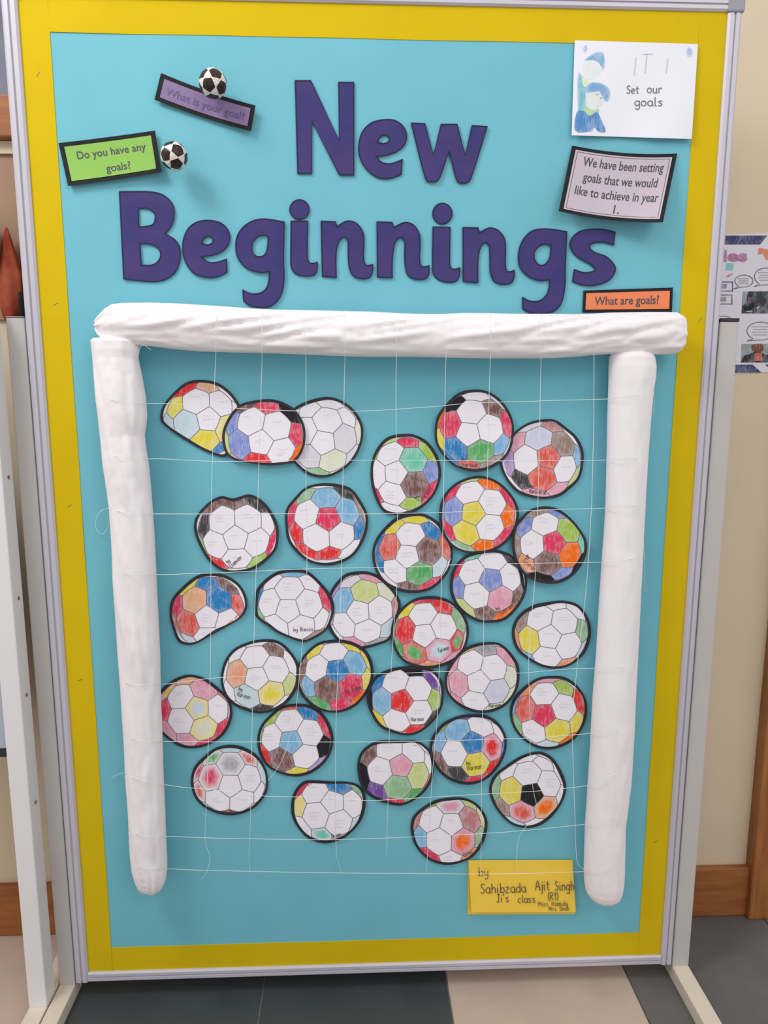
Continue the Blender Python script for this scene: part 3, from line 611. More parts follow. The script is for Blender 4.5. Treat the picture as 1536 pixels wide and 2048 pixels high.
def mini(label, px, py, rpx, rot, d):
    c = at(px, py, d); r = rpx * ((c - CAM).dot(AX[2])) / F
    root = tag(empty('mini_football', c + Vector((0, r, 0))), label, 'football', 'foil-covered mini footballs')
    R3 = Matrix.Rotation(rot[0], 3, 'X') @ Matrix.Rotation(rot[1], 3, 'Y') @ Matrix.Rotation(rot[2], 3, 'Z')
    for nm, faces, mk, rr in (('skin', HEX, 'foil_w', 1.0), ('patch', PENT, 'foil_k', 1.0)):
        b = MB()
        for cen, vs in faces:
            if nm == 'patch': b = MB()
            n = 5; S = len(vs)
            for s in range(S):
                A, B = vs[s], vs[(s + 1) % S]; grid = []
                for i in range(n + 1):
                    row = []
                    for j in range(i + 1):
                        p = cen * (1 - i / n) + (A * (1 - (j / i if i else 0)) + B * (j / i if i else 0)) * (i / n)
                        p = R3 @ p.normalized(); k = r * rr * (1 + .02 * noise.noise(p * 5 + Vector((px, 0, 0))) + .012 * noise.noise(p * 14))
                        row.append(b.vert(c + p * k))
                    grid.append(row)
                for i in range(n):
                    for j in range(i + 1):
                        b.face((grid[i][j], grid[i + 1][j], grid[i + 1][j + 1]))
                        if j < i: b.face((grid[i][j], grid[i + 1][j + 1], grid[i][j + 1]))
            if nm == 'patch' : b.build('patch', mk, root, smooth=True)
        if nm == 'skin': b.build('skin', mk, root, smooth=True)
mini('small foil football stuck over the top edge of the purple card', 426, 167, 27.5, (0.5, 0.25, 0.35), 0.036)
mini('small foil football stuck beside the lime green card', 348, 312, 26.5, (-0.35, 0.2, 1.1), 0.038)
CUT = 2.0; make_faces()
# ================================================================ paper goal frame
def tube(name, label, rows, horiz, d0, amp, seed, flat=0.82, around=48, sub=9):
    """rows: (s, lo, hi) pixel edges of the roll along its length"""
    R = []
    for a, b_ in zip(rows, rows[1:]):
        for k in range(sub): t = k / sub; R.append(tuple(a[i] * (1 - t) + b_[i] * t for i in range(3)))
    R.append(rows[-1])
    b = MB(); rings = []
    for (s, lo, hi) in R:
        A = at(s, lo, d0) if horiz else at(lo, s, d0); B = at(s, hi, d0) if horiz else at(hi, s, d0)
        c = (A + B) / 2; half = (B - A).length / 2; e = (B - A).normalized(); ring = []
        for k in range(around):
            th = 2 * math.pi * k / around; p = c + e * (half * math.cos(th)) + Vector((0, -half * flat * math.sin(th), 0))
            L = (c.x if horiz else c.z); q = Vector((L * 9 + math.cos(th) * 1.2 + math.sin(th) * .9, math.sin(th) * 1.6 - math.cos(th), seed))
            dsp = noise.noise(q * 0.9) * .5
            dd_, pp_ = noise.voronoi(q * 1.3); dsp += (min(.6, dd_[1] - dd_[0]) - .3) * 2.0
            q2 = Vector((L * 15 + math.sin(th) * 2.2, math.cos(th) * 2.4, seed + 5)); d2, _ = noise.voronoi(q2 * .8); dsp += (min(.5, d2[1] - d2[0]) - .25) * .55
            f = max(0.0, math.sin(th)) ** .5
            p += (e * math.cos(th) * .15 + Vector((0, -math.sin(th), 0))) * dsp * amp * (f + .1)
            ring.append(b.vert(p))
        rings.append(ring)
    for A, B in zip(rings, rings[1:]):
        for k in range(around): b.face((A[k], A[(k + 1) % around], B[(k + 1) % around], B[k]))
    # closed, slightly crumpled ends
    for ring, sg in ((rings[0], 1), (rings[-1], -1)):
        c = sum((b.v[i] for i in ring), Vector()) / around; ci = b.vert(c)
        for k in range(around): b.face((ring[(k + 1) % around], ring[k], ci) if sg > 0 else (ring[k], ring[(k + 1) % around], ci))
    a0 = sum((b.v[i] for i in rings[-1]), Vector()) / around
    o = b.build(name, 'tube', None, smooth=True, origin=a0)
    return tag(o, label, 'paper roll', 'rolled white paper goal frame')
LP = [(677,186,262),(682,182,276),(700,184,278),(716,186,276),(740,188,281),(765,190,286),(795,192,291),(830,197,293.5),(850,199,292),(871,201,289),(900,204,292),(928,206,297),(970,213,301),(1020,220,305),(1080,224,309),(1156,226,312.5),(1230,231,316),(1300,235.6,319.5),(1400,243,321.5),(1480,248,324.5),(1560,252,327),(1620,256,330),(1680,258.6,332),(1720,261.5,334),(1742,264.5,334),(1758,269,332),(1770,274,328),(1778,280,323),(1783,290,314)]
RP = [(702,1232,1292),(706,1224,1303),(714,1220,1308),(733,1218.5,1311),(755,1218.5,1310),(777,1218,1306),(830,1216,1301),(890,1215,1296.5),(975,1213,1291),(1020,1211.5,1289),(1070,1208.5,1286),(1102,1206,1285),(1200,1199.5,1280),(1300,1194,1275),(1400,1186,1270),(1498,1181,1265.5),(1568,1176.5,1261),(1610,1174,1255.5),(1650,1171,1250.5),(1700,1169.5,1249.5),(1742,1168.5,1248.5),(1766,1169.5,1247),(1781,1172,1244),(1792,1178,1240),(1799,1186,1234),(1803,1197,1224)]
CB = [(190,640,660),(194,634,668),(202,626,676),(212,616,683),(225,608.5,687),(245,606,690),(297,605,692),(345,606.5,698),(400,609.5,703),(450,613,704.5),(500,616.5,706),(552,619,707),(602,620,709),(650,621,711),(700,622,713),(740,623,714),(780,625,714),(830,627.5,714),(880,628,715),(930,626,716),(980,626,717),(1020,627.5,717),(1060,628,717),(1105,627.5,716.5),(1150,628,714),(1185,627,710.5),(1220,625,708),(1262,624.5,708.5),(1300,624,709),(1330,624,709),(1352,624.5,707.5),(1362,630,701),(1367,642,690)]
tube('paper_roll', 'rolled white paper forming the left goalpost', LP, False, 0.040, 0.0042, 1.3)
tube('paper_roll', 'rolled white paper forming the right goalpost', RP, False, 0.036, 0.0026, 7.7)
tube('paper_roll', 'crumpled white paper roll forming the crossbar', CB, True, 0.043, 0.0062, 4.1, sub=10)
# ================================================================ paper footballs
PAL = dict(k=(38,36,40),n=(124,86,78),N=(158,132,120),r=(232,54,56),p=(228,62,98),P=(230,160,182),o=(250,116,18),O=(238,152,104),s=(226,88,66),e=(196,130,130),y=(232,216,54),Y=(240,224,140),l=(166,200,76),L=(202,216,132),g=(86,174,96),G=(146,190,142),b=(48,132,196),c=(124,184,224),C=(194,218,228),i=(124,144,212),I=(202,206,230),v=(122,78,164),V=(184,154,208),t=(112,204,176),a=(236,176,132),x=(140,140,144),X=(74,70,70),z=(224,226,198),q=(216,209,222),w=(236,230,234))
AL = dict(k=1.35, r=1.08, p=1.08, o=1.1, b=1.06, v=1.1, X=1.1, w=0.001, z=.9, q=.8, C=.85, I=.8, x=.8)
U = 180 / 1536 * 100
B30 = [
 (310,750,(7.9,7.6),6.5,(9.16,7.6),(9.35,5.5),'w w Y y C w a w b n y w w l C r',0,[(8.0,0.85),(5.5,1.2),(3.5,2.7),(1.6,4.9),(0.95,6.7),(1.2,8.1),(3.2,9.8),(6.0,11.6),(9.0,13.2),(11.5,14.0),(12.5,13.6),(13.4,12),(14.0,9),(14.6,6.0),(14.0,4.4),(12.5,2.6),(10.5,1.3)],'paper football with yellow and pale blue patches, leftmost of the top row',None),
 (440,775,(7.6,8.3),6.8,(6.85,9.45),(7.2,7.4),'w w w r i w p p G P i k o r L n',2,[(8,2.0),(5.5,2.3),(3.5,2.9),(1.8,4.6),(0.6,7),(0.4,9),(1.0,11.2),(2.4,12.3),(5,12.9),(8.5,13.3),(11,13.1),(12.7,12.7),(14,11),(14.6,8.5),(14.2,6),(12.8,3.8),(11.5,2.9),(9.8,2.2)],'paper football overlapping two neighbours, with red base and lilac-blue patches',None),
 (560,780,(7.4,8.05),6.6,(7.4,9.0),(6.4,6.9),'w w q z q w w w q G w w z w w w',0,[(7.8,1.2),(5,1.8),(2.4,3.1),(1.2,5),(0.8,8),(1.5,11),(2.8,12.8),(5,14.5),(7.8,14.9),(10.5,13.8),(12.5,12),(13.8,9.5),(14.2,7),(13.7,5),(12.2,3),(10,1.6)],'almost uncoloured pale paper football tucked behind the red-based one',None),
 (720,860,(7.5,7.5),6.4,(6.0,7.3),(7.95,7.2),'w n w w w t i l p L p p w w L l',0,[(8,.65),(5,1.1),(3.2,2.7),(2.1,5),(1.8,7.5),(2.1,10),(3,12.5),(4.3,14.1),(7,14.5),(10,13.6),(12.5,11.3),(13.7,8.5),(13.7,6),(12.9,3.8),(11.5,2),(9.8,1.0)],'tall oval paper football with mint and striped brown hexagons',('Simreen',10.4,12.5,52,1.05,3.2)),
 (858,770,(7.75,7.8),6.5,(6.65,8.35),(8.2,6.6),'w w g b p w n c s y k p N b o w',2,[(7.5,.8),(5,1.4),(3,3.2),(1.5,5.2),(1.0,7.5),(1.2,10),(2.4,12),(4.5,13.9),(7.5,14.8),(10,14.4),(12.5,13),(14,10.8),(14.5,7.5),(13.9,5),(12.3,2.6),(10,1.1)],'topmost paper football on the right, with pink, blue and green hexagons under a black patch',('Harnoor',5.6,13.9,-2,1.0,3.0)),
 (995,830,(7.7,7.6),6.5,(8.7,7.2),(9.2,5.1),'s N w s w I e c P X P w L P V q',0,[(8.8,.7),(6.3,1.0),(4,2.1),(1.5,4.6),(.5,7.5),(1.0,10),(2.2,12),(4,13.5),(7.5,14.3),(10.5,13.9),(12.2,12.7),(13.9,11),(14.6,8.5),(14.6,6),(13.5,3.7),(11.8,2.2),(10.2,1.0)],'paper football with red central pentagon and streaky red hexagon below, near the right goalpost',('Harkeerat',5.4,13.3,-5,1.0,3.0)),
 (382,975,(7.8,7.6),6.7,(7.6,8.7),(7.5,6.5),'w w w w w w n w l r X X p w G n',1,[(5.3,1.5),(7.2,1.9),(9.8,1.2),(11.8,2.0),(13.5,3.8),(14.8,6.5),(14.9,9),(14.3,11),(12,13.2),(9.5,14.3),(6,14.4),(3.5,13),(2,11),(0.7,8),(0.6,5.8),(1.5,4.1),(3.5,2.2)],'paper football with white middle and scribbled black edge patches, top dented',('Ekamveer',6.9,13.7,42,1.0,2.6)),
 (563,955,(7.6,7.7),6.6,(7.95,6.95),(8.1,9.1),'p w w c c w r r G X b r p w N w',0,[(7,1.0),(4.3,1.6),(2.5,3.2),(.8,5.5),(.7,8.5),(1.2,11),(2.8,13),(5,14.5),(8,15.0),(11,14.2),(13,12.5),(14.5,9.5),(14.7,6.5),(13.5,4),(12,2),(9.8,1.2)],'paper football with crimson centre, light blue top hexagons and red lower edge',None),
 (737,1015,(7.6,7.8),6.4,(6.6,8.3),(8.1,6.6),'w n g w s w b C n b y s p w b y',1,[(8,1.0),(5,1.6),(2.8,3.4),(1.2,5.6),(.65,8),(1.1,10.5),(2.6,12.8),(5,14.2),(8,14.6),(11,13.8),(13.3,11.5),(14.3,9),(14.2,6.5),(13,4.2),(12,2.6),(10,1.3)],'paper football with brown and green hexagons and orange-red hexagon at its left',None),
 (868,940,(7.7,7.6),6.5,(6.6,7.3),(8.7,7.5),'y w y i w w o o p p o p G i L p',2,[(7.5,1.0),(5,1.6),(2.8,3),(1.3,5.2),(.9,8),(1.3,10.6),(2.8,12.8),(5,14),(7,14.2),(10,13.8),(12.4,12.3),(14,10),(14.5,7.5),(13.9,5.3),(12.2,3),(10,1.5)],'paper football with yellow centre, lilac-blue left hexagon and orange and crimson rim',None),
 (1010,1000,(7.5,7.6),6.3,(8.35,7.3),(8.9,5.25),'p l o n w w i t i O i L k k N N',3,[(7,1.1),(4.5,1.6),(2.8,3),(1.6,4.6),(1.2,7),(1.5,9.5),(2.6,12),(4.8,13.7),(7.5,14.3),(10,13.9),(12.3,12.2),(13.8,9.5),(13.9,7),(12.8,5),(11.3,3.2),(9.2,1.6)],'paper football with pink centre between lime, orange and brown hexagons',('Simran',2.9,10.4,-40,1.0,2.9)),
 (328,1130,(7.6,8.0),6.3,(7.3,9.0),(7.25,7.1),'w b w w s a b s w C p n s w e y',0,[(8,1.4),(5.5,1.9),(3,3.9),(1.3,6),(1,8.5),(1.5,10.8),(2.4,13),(3.8,13.6),(5.5,13.4),(8,12),(10.5,10.6),(13,9.1),(14.1,7.5),(14,5.5),(12.8,3.3),(10.5,1.8)],'paper football cut off diagonally at the bottom, with blue and peach hexagons',None),
 (500,1120,(7.4,8.1),6.5,(6.4,8.6),(7.7,6.9),'w w w w w w w w V G w p N w b c',1,[(7,1.6),(4.5,2.1),(2.3,3.6),(1,5.5),(.8,8.8),(1.3,10),(3,11.2),(4.5,12.3),(6.5,13.2),(9,14),(10.5,13.6),(13,12),(14.2,9.5),(14.3,7.5),(13.5,5.6),(11.8,3.6),(9.7,1.9)],'mostly white paper football with crimson right edge and pale blue top',('by Banisa',7.4,12.2,2,.9,3.4)),
 (640,1130,(7.6,7.8),6.35,(6.5,8.0),(8.15,6.65),'w w w w c L z C P w q e x w V P',0,[(7,1.1),(4.5,1.5),(2.8,3),(1.7,4.8),(1.0,7.5),(1.2,10),(2.5,12.4),(4.5,13.7),(7,14.3),(10,13.6),(12,12.6),(12.9,10),(13.7,7.5),(13.6,6),(12.5,4.2),(10.5,2.2),(8.7,1.3)],'paper football with pale lime top hexagon and light blue left hexagon, overlapped on both sides',None),
 (770,1175,(7.5,7.8),6.3,(6.6,8.15),(7.7,6.3),'w w CP gs r w r gr O g y G P O G p',2,[(7.5,1.5),(5,2.0),(3,3.4),(1.5,5.3),(1,8),(1.6,10.5),(3,12.5),(5.5,13.6),(8,13.8),(10.5,13.2),(12.8,11.8),(14,9.5),(14.3,7),(13.6,4.8),(12,2.9),(10,1.8)],'paper football with green hexagons rimmed in red and a pale blue named patch',('Gurveer',9.2,11.1,17,1.0,2.0)),
 (888,1080,(7.4,7.6),6.3,(8.05,6.7),(7.05,4.85),'i w w P w w t X n n i w k o L p',1,[(8,1.7),(5,2.2),(3,3.2),(1.5,5.2),(1,8),(1.5,10.2),(3,12.2),(5.5,13.8),(8,14.1),(10.5,13.6),(12.8,11.3),(14,8.8),(14.1,6.2),(13.2,4.2),(11.5,2.6),(9.8,1.9)],'paper football with lilac-blue centre and pink hexagon, brown patches below',('Simran',9.6,12.9,34,1.0,2.8)),
 (1015,1180,(7.6,7.6),6.4,(7.1,8.05),(7.4,5.95),'w w w w y w w G O c N w C w O x',0,[(9.5,1.85),(7,2.1),(4.5,2.6),(2.3,4),(1,6),(.85,8.2),(1.7,10.3),(3.5,11.8),(6,13.1),(8.5,13.4),(11,12.7),(13,11),(14,8.8),(14.2,6.5),(13.5,4.3),(12,2.5)],'mostly white paper football with yellow left hexagon and green right patch',None),
 (430,1265,(7.7,7.6),6.4,(7.0,7.8),(8.05,5.95),'w w yY C Oa w n L X w w w w w w w',1,[(8.5,1.2),(6,1.6),(3.3,2.8),(1.7,4.8),(1,7.5),(1.4,10),(3,12.2),(5.5,13.4),(8,13.8),(10.3,13.2),(12.5,11.8),(14,9.5),(14.3,7),(14,5),(12.6,2.9),(10.8,1.5)],'pale paper football with peach left hexagon, soft yellow hexagon and brown top patch',('Harveer',3.7,10.8,-16,1.1,2.5)),
 (580,1265,(7.75,7.5),6.2,(8.05,6.4),(8.3,8.4),'b n w w c p p c y y y g n w y o',1,[(7.2,1.3),(4.8,1.8),(2.8,3.4),(1.4,5.5),(1.1,8),(2,10.8),(4,12.7),(6.5,13.6),(9,13.5),(11.5,12.3),(13.3,10),(14.2,7.5),(14,5),(12.9,3),(11,1.8),(9,1.3)],'brightly coloured paper football with blue centre, brown and crimson hexagons below',('by Zayan',9.5,10.4,17,1.0,2.9)),
 (722,1310,(7.6,7.7),6.25,(6.85,7.85),(8.9,7.8),'r w w c w w l r y b k X w k p v',2,[(7,2.05),(4.5,2.6),(2.3,3.8),(1.2,6),(1,8),(1.8,10.2),(3.2,12.2),(5.5,13.3),(8,13.7),(10,13.2),(12.2,11.5),(13.7,9.2),(14.1,7),(13.9,4.8),(12.8,3),(10.5,2.1)],'paper football with strong red centre and light blue left hexagon',('Harnoor',8.5,11.3,2,.9,2.4)),
 (875,1270,(7.6,7.4),6.25,(6.9,8.05),(7.3,6.1),'w w I w P w x z z P P P z w P a',3,[(8.8,1.25),(6.3,1.6),(4,2.8),(2.2,5),(1.3,7),(1.4,9.3),(2.7,11.3),(5,12.8),(7.5,13.3),(10,12.9),(12,11.7),(13.5,9.5),(14,7),(13.7,4.8),(12.3,2.8),(10.7,1.5)],'pastel pink and white paper football with a dark scribbled top patch',('Harveen',8.8,12.4,5,.9,2.2)),
 (1010,1335,(7.5,7.7),6.25,(6.6,8.1),(7.8,6.35),'p w y w s w l y C G O r o w c P',0,[(8.3,1.5),(5.8,1.8),(3.5,3.2),(1.6,5.2),(.9,7.5),(1.3,9.8),(2.6,11.8),(5,13.5),(7.5,14),(10,13.4),(12.2,11.9),(13.6,9.5),(14,7),(13.5,4.8),(12,2.8),(10.2,1.7)],'paper football with pink centre, yellow hexagon and lime patch, beside the right goalpost',None),
 (305,1335,(7.3,7.5),6.3,(7.75,6.9),(7.1,4.9),'CY P w zY w w a e p P p P P p P yP',0,[(6,1.3),(4,1.9),(2,3.3),(.6,5.2),(.1,7.5),(.6,9.8),(2,11.6),(4.5,13.4),(7,13.8),(9.5,13.2),(11.8,11.8),(13.2,9.7),(13.6,7.5),(13,5.5),(11.5,3.8),(9.5,2.2),(7.8,1.5)],'pink-rimmed paper football touching the left goalpost',None),
 (500,1390,(7.7,7.6),6.3,(6.9,8.0),(7.9,6.2),'c w w n w w b k y r l p V n G s',0,[(8,1.55),(5.5,2),(3.5,3.4),(1.9,5.2),(1.25,7.5),(1.6,10),(3,12.2),(5.5,13.5),(8,13.9),(10.5,13.3),(12.8,11.5),(14,9.2),(14.2,7),(13.4,4.6),(12,2.8),(10.2,1.8)],'paper football with light blue centre, brown lower-left hexagon and black right patch',None),
 (848,1410,(7.6,7.5),6.25,(8.4,6.4),(8.1,4.6),'b w rP y w c v w r X c w b p n l',1,[(8.5,1.7),(6,1.9),(3.5,3),(1.8,4.8),(1,7),(1.3,9.2),(2.7,11.5),(4.8,13),(7.5,13.6),(10,13),(12,11.5),(13.5,9.2),(14.1,6.8),(13.8,4.8),(12.6,3),(10.8,1.9)],'paper football with blue centre, round red blot at right and yellow named hexagon',('Harman',7.4,11.2,9,1.1,2.6)),
 (368,1470,(7.7,7.7),6.25,(7.9,8.65),(6.8,7.05),'w xw w w w pw gw sw w n sw C C w C pw',0,[(8,1.75),(5.5,2.2),(3.5,3.6),(1.7,5.6),(1.2,8),(1.8,10.5),(3.3,12.2),(5.5,13.3),(8,13.7),(10.5,13.2),(12.5,12),(14,10),(14.3,8),(13.9,5.8),(12.5,3.6),(10.3,2.2)],'scribbled paper football with grey hexagon on top and a pink blot at left',None),
 (702,1460,(7.6,7.0),6.3,(8.55,6.05),(8.8,4.1),'P w L G w w N w g v n w s p k z',1,[(7,1.8),(4.5,1.95),(2.5,3),(1.4,4.5),(1.1,6.5),(1.5,9),(2.7,10.9),(5,12.2),(8,12.9),(10,12.4),(12.2,10.9),(13.7,8.8),(14.1,6.5),(13.7,4),(12.5,2.6),(11,1.85),(9,1.9)],'wide paper football with violet and black patches at left and pink centre',None),
 (966,1492,(7.9,7.5),6.25,(8.3,8.3),(9.2,6.4),'k w oa sP y w w w w N w w w C G w',0,[(9,1.05),(6.5,1.8),(4,3.4),(1.9,5.2),(1.1,7.3),(1.6,9.5),(3,11.7),(5,13.4),(7.5,14),(10,13.4),(12,11.8),(13.6,9.4),(14.2,7),(13.6,4.8),(12.3,2.5),(10.7,1.3)],'paper football with solid black centre and orange lower hexagons, lower right of the net',None),
 (567,1540,(7.7,6.8),6.3,(8.5,5.4),(7.9,3.5),'w b w w w w b G C tC Y b a z w p',0,[(5.5,1.85),(3.5,2.0),(2,3.5),(1.35,5.5),(1.5,8),(2.8,10.3),(4.5,11.8),(7,12.5),(9.5,12),(11.5,10.7),(13.3,8.5),(14,6),(13.9,4.2),(12.9,2.7),(11,2.1),(8,2.0)],'mostly white flat-topped paper football with a blue smear at its top edge',('Arjan',8.2,11.6,12,1.0,1.8)),
 (808,1575,(7.6,7.5),6.25,(8.1,6.1),(8.1,8.1),'w w w Pq e oP w c l L G p e p Y O',0,[(8,1.8),(5.5,2.2),(3.3,3.4),(1.6,5),(1.15,7),(1.7,9.4),(3,11.3),(5,12.7),(7.5,13.2),(10,12.7),(12,11.6),(13.5,9.5),(14.2,7),(14,5),(12.6,3),(10.5,1.9)],'lowest paper football, just above the yellow card, with an orange blot on pink',('Gian',10.2,11.9,20,1.0,1.8)),
]
def football(idx, x0, y0, S, R, C, V, cols, layer, outl, label, name):
    toks = cols.split(); px = lambda p: (x0 + p[0] * U, y0 + p[1] * U)
    Sx, Sy = px(S)
    # outline as radius over angle
    pol = sorted((math.atan2(p[1] - S[1], p[0] - S[0]), math.hypot(p[0] - S[0], p[1] - S[1])) for p in outl); n = len(pol)
    loop = catmull([(S[0] + r * math.cos(t), S[1] + r * math.sin(t)) for t, r in pol], True, 6)
    pl = sorted((math.atan2(p[1] - S[1], p[0] - S[0]), math.hypot(p[0] - S[0], p[1] - S[1])) for p in loop)
    def rad(t):
        t = (t + math.pi) % (2 * math.pi) - math.pi; m_ = len(pl)
        for k in range(m_):
            a = pl[k]; b_ = pl[(k + 1) % m_]; ta, tb = a[0], b_[0]
            if k == m_ - 1:
                tb += 2 * math.pi
                if t < pl[0][0]: t += 2 * math.pi
            if ta <= t <= tb: return a[1] + (b_[1] - a[1]) * (t - ta) / max(1e-9, tb - ta)
        return pl[0][1]
    bwf = lambda t: 0.44 + 0.20 * noise.noise(Vector((math.cos(t) * 1.1, math.sin(t) * 1.1, idx * 3.3)))
    NR = 96; RT = [rad(-math.pi + 2 * math.pi * k / NR) for k in range(NR)]
    def rq(t):
        u = ((t + math.pi) % (2 * math.pi)) / (2 * math.pi) * NR; k = int(u) % NR; return RT[k] + (RT[(k + 1) % NR] - RT[k]) * (u - int(u))
    base = 0.0025 + 0.0026 * layer; fa = idx * 1.7
    def dep(X, Y):
        u = ((X - Sx) * math.cos(fa) + (Y - Sy) * math.sin(fa)) / (7 * U); return base + 0.0022 * u * u
    root = tag(empty('paper_football', at(Sx, Sy + 6.8 * U, base)), label, 'paper football', 'coloured paper footballs in the net')
    outer = [(Sx + RT[k] * U * math.cos(-math.pi + 2 * math.pi * k / NR), Sy + RT[k] * U * math.sin(-math.pi + 2 * math.pi * k / NR)) for k in range(NR)]
    b = MB(); prev = None; pb = None
    for s in (0.001, .2, .4, .55, .7, .8, .9, 1.0):
        ring = []
        for (X, Y) in outer:
            X, Y = Sx + (X - Sx) * s, Sy + (Y - Sy) * s; ring.append(b.vert(at(X, Y, dep(X, Y))))
        if prev:
            for k in range(NR): b.face((prev[k], prev[(k + 1) % NR], ring[(k + 1) % NR], ring[k]))
        low = [b.vert(b.v[i] + Vector((0, .0007, 0))) for i in ring]
        if pb:
            for k in range(NR): b.face((pb[(k + 1) % NR], pb[k], low[k], low[(k + 1) % NR]))
        prev = ring; pb = low
    for k in range(NR): b.face((prev[k], prev[(k + 1) % NR], low[(k + 1) % NR], low[k]))
    # --- crayon panels
    ct = Vector(((C[0] - S[0]) / R, (C[1] - S[1]) / R)); cz = math.sqrt(max(.2, 1 - ct.length_squared))
    n0 = Vector((ct.x, ct.y, cz)); vd = Vector(((V[0] - C[0]), (V[1] - C[1]), 0)); vd -= n0 * vd.dot(n0); vd.normalize()
    sd = n0.cross(vd)           # clockwise on screen (y down)
    A0 = PENT[0][0]; v0 = PENT[0][1][0]; t0 = (v0 - A0 * v0.dot(A0)).normalized(); s0 = A0.cross(t0)
    T = lambda p: n0 * p.dot(A0) + vd * p.dot(t0) + sd * p.dot(s0)
    if sd.cross(Vector((0, 0, 1))).length: pass
    faces = []
    for cen, vs in PENT: faces.append(('p', T(cen), [T(v) for v in vs]))
    for cen, vs in HEX: faces.append(('h', T(cen), [T(v) for v in vs]))
    def tokfor(kind, cen):
        a = math.degrees(math.acos(max(-1, min(1, cen.dot(n0)))));
        th = math.degrees(math.atan2(cen.dot(sd), cen.dot(vd))) % 360
        if kind == 'p' and a < 5: return toks[0]
        if kind == 'h' and a < 45: return toks[1 + int(round((th - 36) / 72)) % 5]
        if kind == 'p' and a < 70: return toks[6 + int(round(th / 72)) % 5]
        if kind == 'h' and a < 85: return toks[11 + int(round((th - 36) / 72)) % 5]
        return None
    def P2(v):
        x, y = v.x, v.y; r = math.hypot(x, y)
        if v.z < 0: x, y = x / r, y / r; r = 1
        rr = r * R; t = math.atan2(y, x); mx_ = rq(t) - bwf(t) * .8
        if rr > mx_: x, y = x * mx_ / rr, y * mx_ / rr
        return (Sx + x * R * U, Sy + y * R * U, rr > mx_ or v.z < 0)
    edges = {}
    for kind, cen, vs in faces:
        tk = tokfor(kind, cen)
        if tk is None: continue
        ring = []
        for k in range(len(vs)):
            a, c_ = vs[k], vs[(k + 1) % len(vs)]
            for s in range(6): ring.append((a + (c_ - a) * s / 6).normalized())
            key = tuple(sorted(((round(a.x, 2), round(a.y, 2), round(a.z, 2)), (round(c_.x, 2), round(c_.y, 2), round(c_.z, 2)))))
            edges[key] = (a, c_)
        if all(v.z < -.02 for v in ring): continue
        Q = [P2(v) for v in ring]; cx = sum(q[0] for q in Q) / len(Q); cy = sum(q[1] for q in Q) / len(Q)
        c1 = tk[0]; c2 = tk[1] if len(tk) > 1 else tk[0]; a1 = AL.get(c1, .98); a2 = AL.get(c2, .98)
        if c1 == c2 and c1 != 'w': lv = [(c1, a1), (c1, a1), (c1, a1 * .92), (c1, a1 * .80)]
        elif c2 == 'w': lv = [(c1, a1), (c1, a1 * .8), (c1, a1 * .3), (c1, .01)]
        else: lv = [(c1, a1), (c1, a1 * .95), (c2, a2 * .9), (c2, a2 * .9)]
        jx = (random.random() - .5) * 4; jy = (random.random() - .5) * 4; rings = []
        for s, (cc, al) in zip((.02, .45, .78, 1.0), lv):
            cl = (*lin(PAL[cc]), al)
            rr_ = []
            for q in Q:
                X_, Y_ = cx + (q[0] - cx) * s + jx * (1 - s), cy + (q[1] - cy) * s + jy * (1 - s); rr_.append(b.vert(at(X_, Y_, 0.00045 + dep(X_, Y_)), cl))
            rings.append(rr_)
        m_ = len(Q)
        for A, Bb in zip(rings, rings[1:]):
            for k in range(m_): b.face((A[k], A[(k + 1) % m_], Bb[(k + 1) % m_], Bb[k]))
        b.face(rings[0])
    b.build('card', 'crayon', root)
    # --- printed seams and pencil scribble
    b = MB()
    for a, c_ in edges.values():
        pts = [P2((a + (c_ - a) * s / 5).normalized()) for s in range(6)]; ok = [p for p in pts if not p[2]]
        if len(ok) >= 2: stroke(b, ok, 1.15, 0.0008, dfun=dep)
    b.build('printed_seams', 'pencil', root)
    b = MB()
    for kind, cen, vs in faces:
        tk = tokfor(kind, cen)
        if tk == 'w' and cen.z > .55 and (idx * 7 + int(cen.x * 50)) % 4:
            qx, qy, _ = P2(cen)
            for r_ in range(random.choice((1, 2, 3))):
                yy = qy - 7 + r_ * 6 + random.random() * 2; x_ = qx - 9 - random.random() * 4; L = 12 + random.random() * 10; pts = []
                k = 0
                while k * 1.6 < L: pts.append((x_ + k * 1.6, yy + random.uniform(-2.0, 2.0))); k += 1
                if len(pts) > 2: stroke(b, pts, .55, .0009, dfun=dep)
    if b.f: b.build('pencil_writing', 'faint', root)['kind'] = 'stuff'
    # --- marker border
    b = MB(); A = []; Bq = []
    for k in range(NR):
        t = -math.pi + 2 * math.pi * k / NR; r1 = RT[k] + 0.02; r2 = RT[k] - bwf(t)
        for lst, r_ in ((A, r1), (Bq, r2)):
            X = Sx + r_ * U * math.cos(t); Y = Sy + r_ * U * math.sin(t); lst.append(b.vert(at(X, Y, 0.0010 + dep(X, Y))))
    Cq = [b.vert(b.v[i] + Vector((0, .0016, 0))) for i in A]
    for k in range(NR):
        j = (k + 1) % NR; b.face((A[k], A[j], Bq[j], Bq[k])); b.face((A[k], Cq[k], Cq[j], A[j]))
    b.build('marker_border', 'marker', root)
    if name:
        b = MB(); nm, nx, ny, ang, h, wd_ = name; X, Y = px((nx, ny))
        if not nm.startswith('by') and h >= 1.0 and wd_ > 2.3:
            a_ = math.radians(ang); ux, uy = -math.sin(a_), -math.cos(a_); handwrite(b, 'by', X + ux * 12, Y + uy * 12, h * U * .55, ang, 1.0, .0012, None, dfun=dep)
        handwrite(b, nm, X, Y, h * U * .75, ang, .85, .0012, wd_ * U, dfun=dep); b.build('name_writing', 'ink', root)
for i, t in enumerate(B30): football(i, *t[:8], t[8], t[9], t[10])
